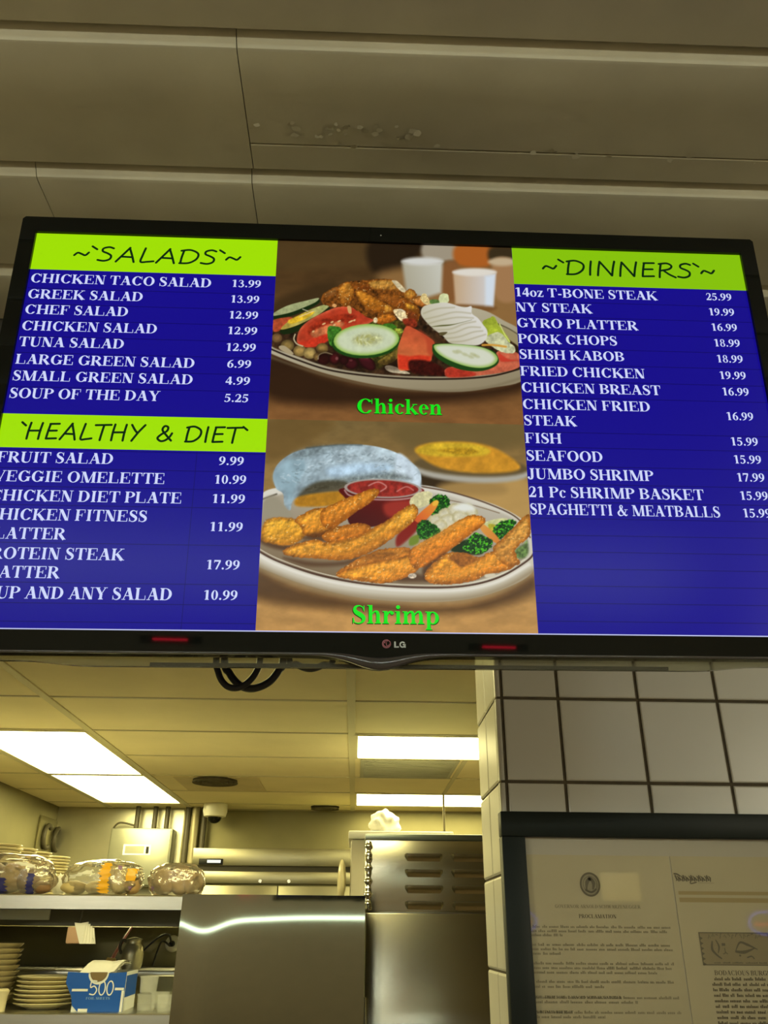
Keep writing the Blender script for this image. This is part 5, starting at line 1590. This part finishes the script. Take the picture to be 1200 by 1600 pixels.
# plates
def plate_bm(R):
    return lathe(NB(), [(0, .001), (R * .52, 0), (R * .56, .003), (R * .80, .010), (R * .97, .0165), (R, .0195), (R * .985, .0215), (R * .95, .0205), (R * .78, .0145), (R * .56, .0075), (0, .006)], n=40)
pl = obj('dinner_plate', plate_bm(.110), M['stone'])
pl.location = (-1.182, 3.70, LOZ + .0005)
tag(pl, 'cream dinner plate in the low stack left of the blue box', 'plate', 'low plate stack on the lower shelf')
rnd = random.Random(8)
for k in range(1, 7):
    dup(pl, (-1.182 + rnd.uniform(-.002, .002), 3.70 + rnd.uniform(-.002, .002), LOZ + .0005 + .0146 * k))
sp = obj('side_plate', plate_bm(.088), M['stone'])
STK = [(-1.480, 3.745), (-1.480, 3.93), (-1.478, 4.115), (-1.470, 4.36)]
SLB = ['cream side plate in the upper shelf stack nearest the front', 'cream side plate in the second stack from the front on the upper shelf',
       'cream side plate in the third stack from the front on the upper shelf', 'cream side plate in the farthest stack on the upper shelf']
SGR = ['front side plate stack', 'second side plate stack', 'third side plate stack', 'farthest side plate stack']
for s, (x, y) in enumerate(STK):
    for k in range(14):
        L = (x + rnd.uniform(-.003, .003), y + rnd.uniform(-.002, .002), UPZ + .0005 + .0132 * k)
        if s == 0 and k == 0:
            sp.location = L
            tag(sp, SLB[0], 'plate', SGR[0])
        else:
            dup(sp, L, SLB[s], SGR[s])
bw = obj('soup_bowl', lathe(NB(), [(0, .001), (.04, 0), (.045, .006), (.075, .022), (.096, .040), (.100, .046), (.097, .047), (.092, .040), (.072, .026), (.04, .010), (0, .008)], n=36), mat('olive_cream_stoneware', (.50, .42, .22), rough=.3, var=.08, vs=12))
bw.location = (-1.408, 3.73, LOZ + .0005)
tag(bw, 'cream bowl in the tall stack at the left photo edge of the lower shelf', 'bowl', 'bowl stack on the lower shelf')
for k in range(1, 10):
    dup(bw, (-1.408 + rnd.uniform(-.006, .003) - .003 * max(0, 4 - k), 3.73 + rnd.uniform(-.003, .003), LOZ + .0005 + .0192 * k))
cpm = lathe(NB(), [(0, 0), (.020, 0), (.021, .05), (.024, .058), (.026, .066), (.020, .072), (.012, .074), (0, .074)], n=20)
t = obj('small_cup', cpm, M['stone'])
t.location = (-1.287, 3.545, LOZ + .0005)
tag(t, 'small whitish cup with rounded top in front of the bowl stack', 'cup')

# blue box of foil sheets
bx = thing('sheet_box', 'blue and white carton of foil sheets marked 500, open, on the lower shelf', 'carton', (-.945, 3.56, LOZ + .0005), math.radians(3))
W_, D_, H_ = .195, .235, .128
bm = NB()
x0, x1 = -W_ / 2, W_ / 2
t_ = .0025
arc = [(-.028 + .034 * math.cos(a), H_ - .004 + .034 * math.sin(a)) for a in [math.pi * (1 + k / 12) for k in range(13)]]
prism(bm, [(x0 + .035, 0), (x1, .0), (x1, H_)] + [(p[0] + .024, p[1]) for p in arc[::-1]] + [(x0 - .02, H_), (x0 - .022, H_ - .035), (x0 + .004, .05), (x0 + .012, .02)], 'y', 0, t_)
fp = obj('front_panel', bm, M['blue_card'], bx)
bm = NB()
box(bm, x0 + .012, x1 - .001, t_, t_ + .002, 0, H_ * .94)
box(bm, x1 - t_, x1, t_, D_, 0, H_)
box(bm, x0 + .01, x0 + .012, t_ + .002, D_, 0, H_)
box(bm, x0 + .012, x1 - t_, D_ - .002, D_, 0, H_)
box(bm, x0 + .012, x1 - t_, t_ + .002, D_ - .002, 0, .002)
obj('carton', bm, M['white_card'], bx)
bm = NB()
box(bm, x1 + .0002, x1 + .0008, .012, D_ - .006, .045, H_ - .012)
obj('side_print', bm, M['blue_card'], bx)
def on_front(name, quads, m, k=0):
    vs, fs = [], []
    for q in quads:
        fs.append(list(range(len(vs), len(vs) + len(q))))
        vs += [(x, -.0006 - .0003 * k, z) for x, z in q]
    return obj(name, (vs, fs), m, fp, smooth=0)
ZC = .052
def num(ch, x):
    if ch == '5':
        return q_path([(x + .024, ZC + .046), (x + .005, ZC + .046), (x + .003, ZC + .026), (x + .016, ZC + .030), (x + .026, ZC + .018), (x + .018, ZC + .003), (x + .001, ZC + .005)], .0042)
    return q_arc(x + .014, ZC + .024, .0135, .0245, 0, 360, .0042, .0042, 24)
on_front('number', num('5', -.030) + num('0', .001) + num('0', .030), M['white_card'], 1)
on_front('caption', text_quads('FOIL SHEETS', -.038, ZC - .013, .008, .048), mat('pale_blue_print', (.22, .40, .68), rough=.5), 1)
on_front('white_line', rect(x0 + .004, -.036, ZC + .013, ZC + .021) + rect(.062, x1 - .003, ZC + .017, ZC + .025) + rect(x1 - .010, x1 - .001, 0, ZC + .016) + rect(x0 + .036, x0 + .07, .0, .010), M['white_card'], 1)
ring_ = q_arc(-.004, H_ - .004, .037, .037, 180, 360, .005, .005, 20)
on_front('opening_edge', ring_, M['white_card'], 2)
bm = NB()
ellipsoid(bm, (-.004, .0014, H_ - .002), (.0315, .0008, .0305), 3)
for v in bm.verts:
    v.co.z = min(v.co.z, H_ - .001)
obj('inner_shadow', bm, mat('notch_shade_brown', (.20, .14, .07), rough=.8), bx)  # brown disc standing in for the shade inside the opening
sh = NB()
rnd = random.Random(4)
for k in range(7):
    off = .0055 * k
    nv = []
    prof = [(.006, -.004), (.010, .010), (.020, .026), (.036, .036), (.07, .037), (.13, .034), (.19, .030)]
    for i in range(13):
        u = i / 12
        row = []
        for j, (yy, zz) in enumerate(prof):
            w0, w1 = -.078 + .012 * min(j, 3) + off * .3, .048 + .010 * min(j, 3) - .3 * off
            x = w0 + (w1 - w0) * u
            lift = .004 * math.sin(u * 7 + k * 1.3) * u + .003 * math.sin(u * 15 + k) * (u > .6)
            row.append(sh.verts.new((x, yy + off, H_ + zz * (1 - .10 * u) - .2 * off + lift)))
        nv.append(row)
    for i in range(12):
        for j in range(6):
            sh.faces.new((nv[i][j], nv[i + 1][j], nv[i + 1][j + 1], nv[i][j + 1]))
so = obj('sheet_pile', sh, M['white_paper'], smooth=60)
so.parent = bx

# clear plastic tubs beside the box
tub = lathe(NB(), [(0, .001), (.030, 0), (.034, .050), (.038, .052), (.038, .056), (.033, .056), (.030, .004), (0, .004)], n=28)
tb = obj('plastic_tub', tub, M['clear'])
tb.location = (-.770, 3.60, LOZ + .0005)
tag(tb, 'lower clear plastic tub standing right beside the blue box', 'tub', 'clear plastic tubs')
dup(tb, (-.768, 3.602, LOZ + .0585), 'upper clear plastic tub, stacked on the one right beside the blue box', 'clear plastic tubs')
dup(tb, (-.690, 3.57, LOZ + .0005), 'clear plastic tub at the right end of the lower shelf, next to the steel panel', 'clear plastic tubs')
dup(tb, (-.745, 3.72, LOZ + .0005), 'clear plastic tub behind the other tubs on the lower shelf', 'clear plastic tubs')

# bagged bread on the upper shelf
def bag(name, label, loc, size, buns, prints, seed, film='film'):
    t = thing(name, label, 'bread bag', loc, group='bagged bread on the upper shelf')
    sx, sy, sz = size
    def P(d, e=0):
        k = 1 + .10 * mnoise.noise(d * 2.1 + Vector((seed, seed * 2, 0))) + .07 * mnoise.noise(d * 5 + Vector((0, seed, seed)))
        q = Vector((math.copysign(abs(d.x) ** .8, d.x) * sx * k, math.copysign(abs(d.y) ** .8, d.y) * sy * k, math.copysign(abs(d.z) ** .85, d.z) * sz * k))
        q = q * (1 + e)
        q.z = max(q.z, -sz * .80)
        q.z += sz * .80
        return q
    bm = NB()
    bmesh.ops.create_icosphere(bm, subdivisions=5, radius=1)
    for v in bm.verts:
        v.co = P(v.co.normalized())
    obj('film', bm, M[film], t, smooth=70)
    for (x, y, z, rx, ry, rz, m) in buns:
        bm = NB()
        ellipsoid(bm, (x, y, z), (rx, ry, rz), 3, .12, 2, seed + x * 10, zmin=.002)
        obj('bread', bm, M[m], t, smooth=70)
    for nm, m, test in prints:
        bm = NB()
        bmesh.ops.create_icosphere(bm, subdivisions=5, radius=1)
        kill = []
        for v in bm.verts:
            d = v.co.normalized()
            v.co = P(d, .012)
            if not (d.y < .15 and test(v.co.x / sx, v.co.z / (sz * 1.8))):
                kill.append(v)
        bmesh.ops.delete(bm, geom=kill, context='VERTS')
        if len(bm.faces):
            obj(nm, bm, M[m], t, smooth=70)
        else:
            bm.free()
    return t
bag('bread_bag', 'brown bread in a clear bag with navy print, leftmost bag on the upper shelf', (-1.335, 3.572, UPZ + .001), (.160, .060, .080),
    [(-.08, .005, .058, .060, .045, .055, 'bun_dark'), (-.01, .005, .060, .050, .045, .056, 'bun'), (.055, .0, .050, .045, .042, .046, 'bun_dark'), (.115, -.005, .026, .036, .036, .024, 'bun_dark')],
    [('print_patch', 'navy', lambda x, z: z < .44 and -.40 < x < .04), ('print_patch', 'navy', lambda x, z: z < .52 and .40 < x < .62),
     ('print_patch', 'white', lambda x, z: .06 < x < .60 and .74 - .22 * x < z < .86 - .22 * x), ('print_patch', 'white', lambda x, z: -.40 < x < -.10 and .50 < z < .58)], 3)
bag('bread_bag', 'bag of pale buns with bright orange print, middle bag on the upper shelf', (-.990, 3.575, UPZ + .001), (.155, .062, .071),
    [(-.105, -.008, .026, .048, .046, .025, 'bun_pale'), (-.02, -.012, .026, .040, .045, .025, 'bun_pale'), (.065, .0, .055, .032, .045, .054, 'bun_pale'), (.022, .01, .075, .04, .04, .04, 'bun_pale'), (.118, .0, .042, .034, .042, .040, 'bun')],
    [('print_patch', 'orange', lambda x, z: -.06 < x < .30 and .02 < z < .90), ('print_patch', 'orange', lambda x, z: .64 < x < .90 and .36 < z < .76), ('print_patch', 'lilac', lambda x, z: .40 < x < .56 and .68 < z < .82),
     ('print_patch', 'white', lambda x, z: -.80 < x < -.12 and .46 + .30 * x < z - .16 < .62 + .30 * x), ('print_patch', 'lilac', lambda x, z: .72 < x < .84 and .12 < z < .26)], 5)
bag('bread_bag', 'bag of brown buns without big print, rightmost bag at the end of the upper shelf', (-.700, 3.572, UPZ + .001), (.108, .058, .066),
    [(-.050, .0, .050, .050, .044, .048, 'bun'), (.012, .003, .056, .046, .044, .054, 'bun'), (.062, .0, .046, .040, .042, .043, 'bun')],
    [('print_patch', 'lilac', lambda x, z: -.86 < x < -.70 and .12 < z < .28)], 9)
bm = NB()
ellipsoid(bm, (-1.185, 3.68, UPZ + .040), (.030, .03, .040), 3, .4, 3, 2, zmin=UPZ + .001)
tag(obj('crumpled_paper', bm, M['white_paper'], smooth=60), 'small crumpled white paper between the left and middle bread bags', 'paper')
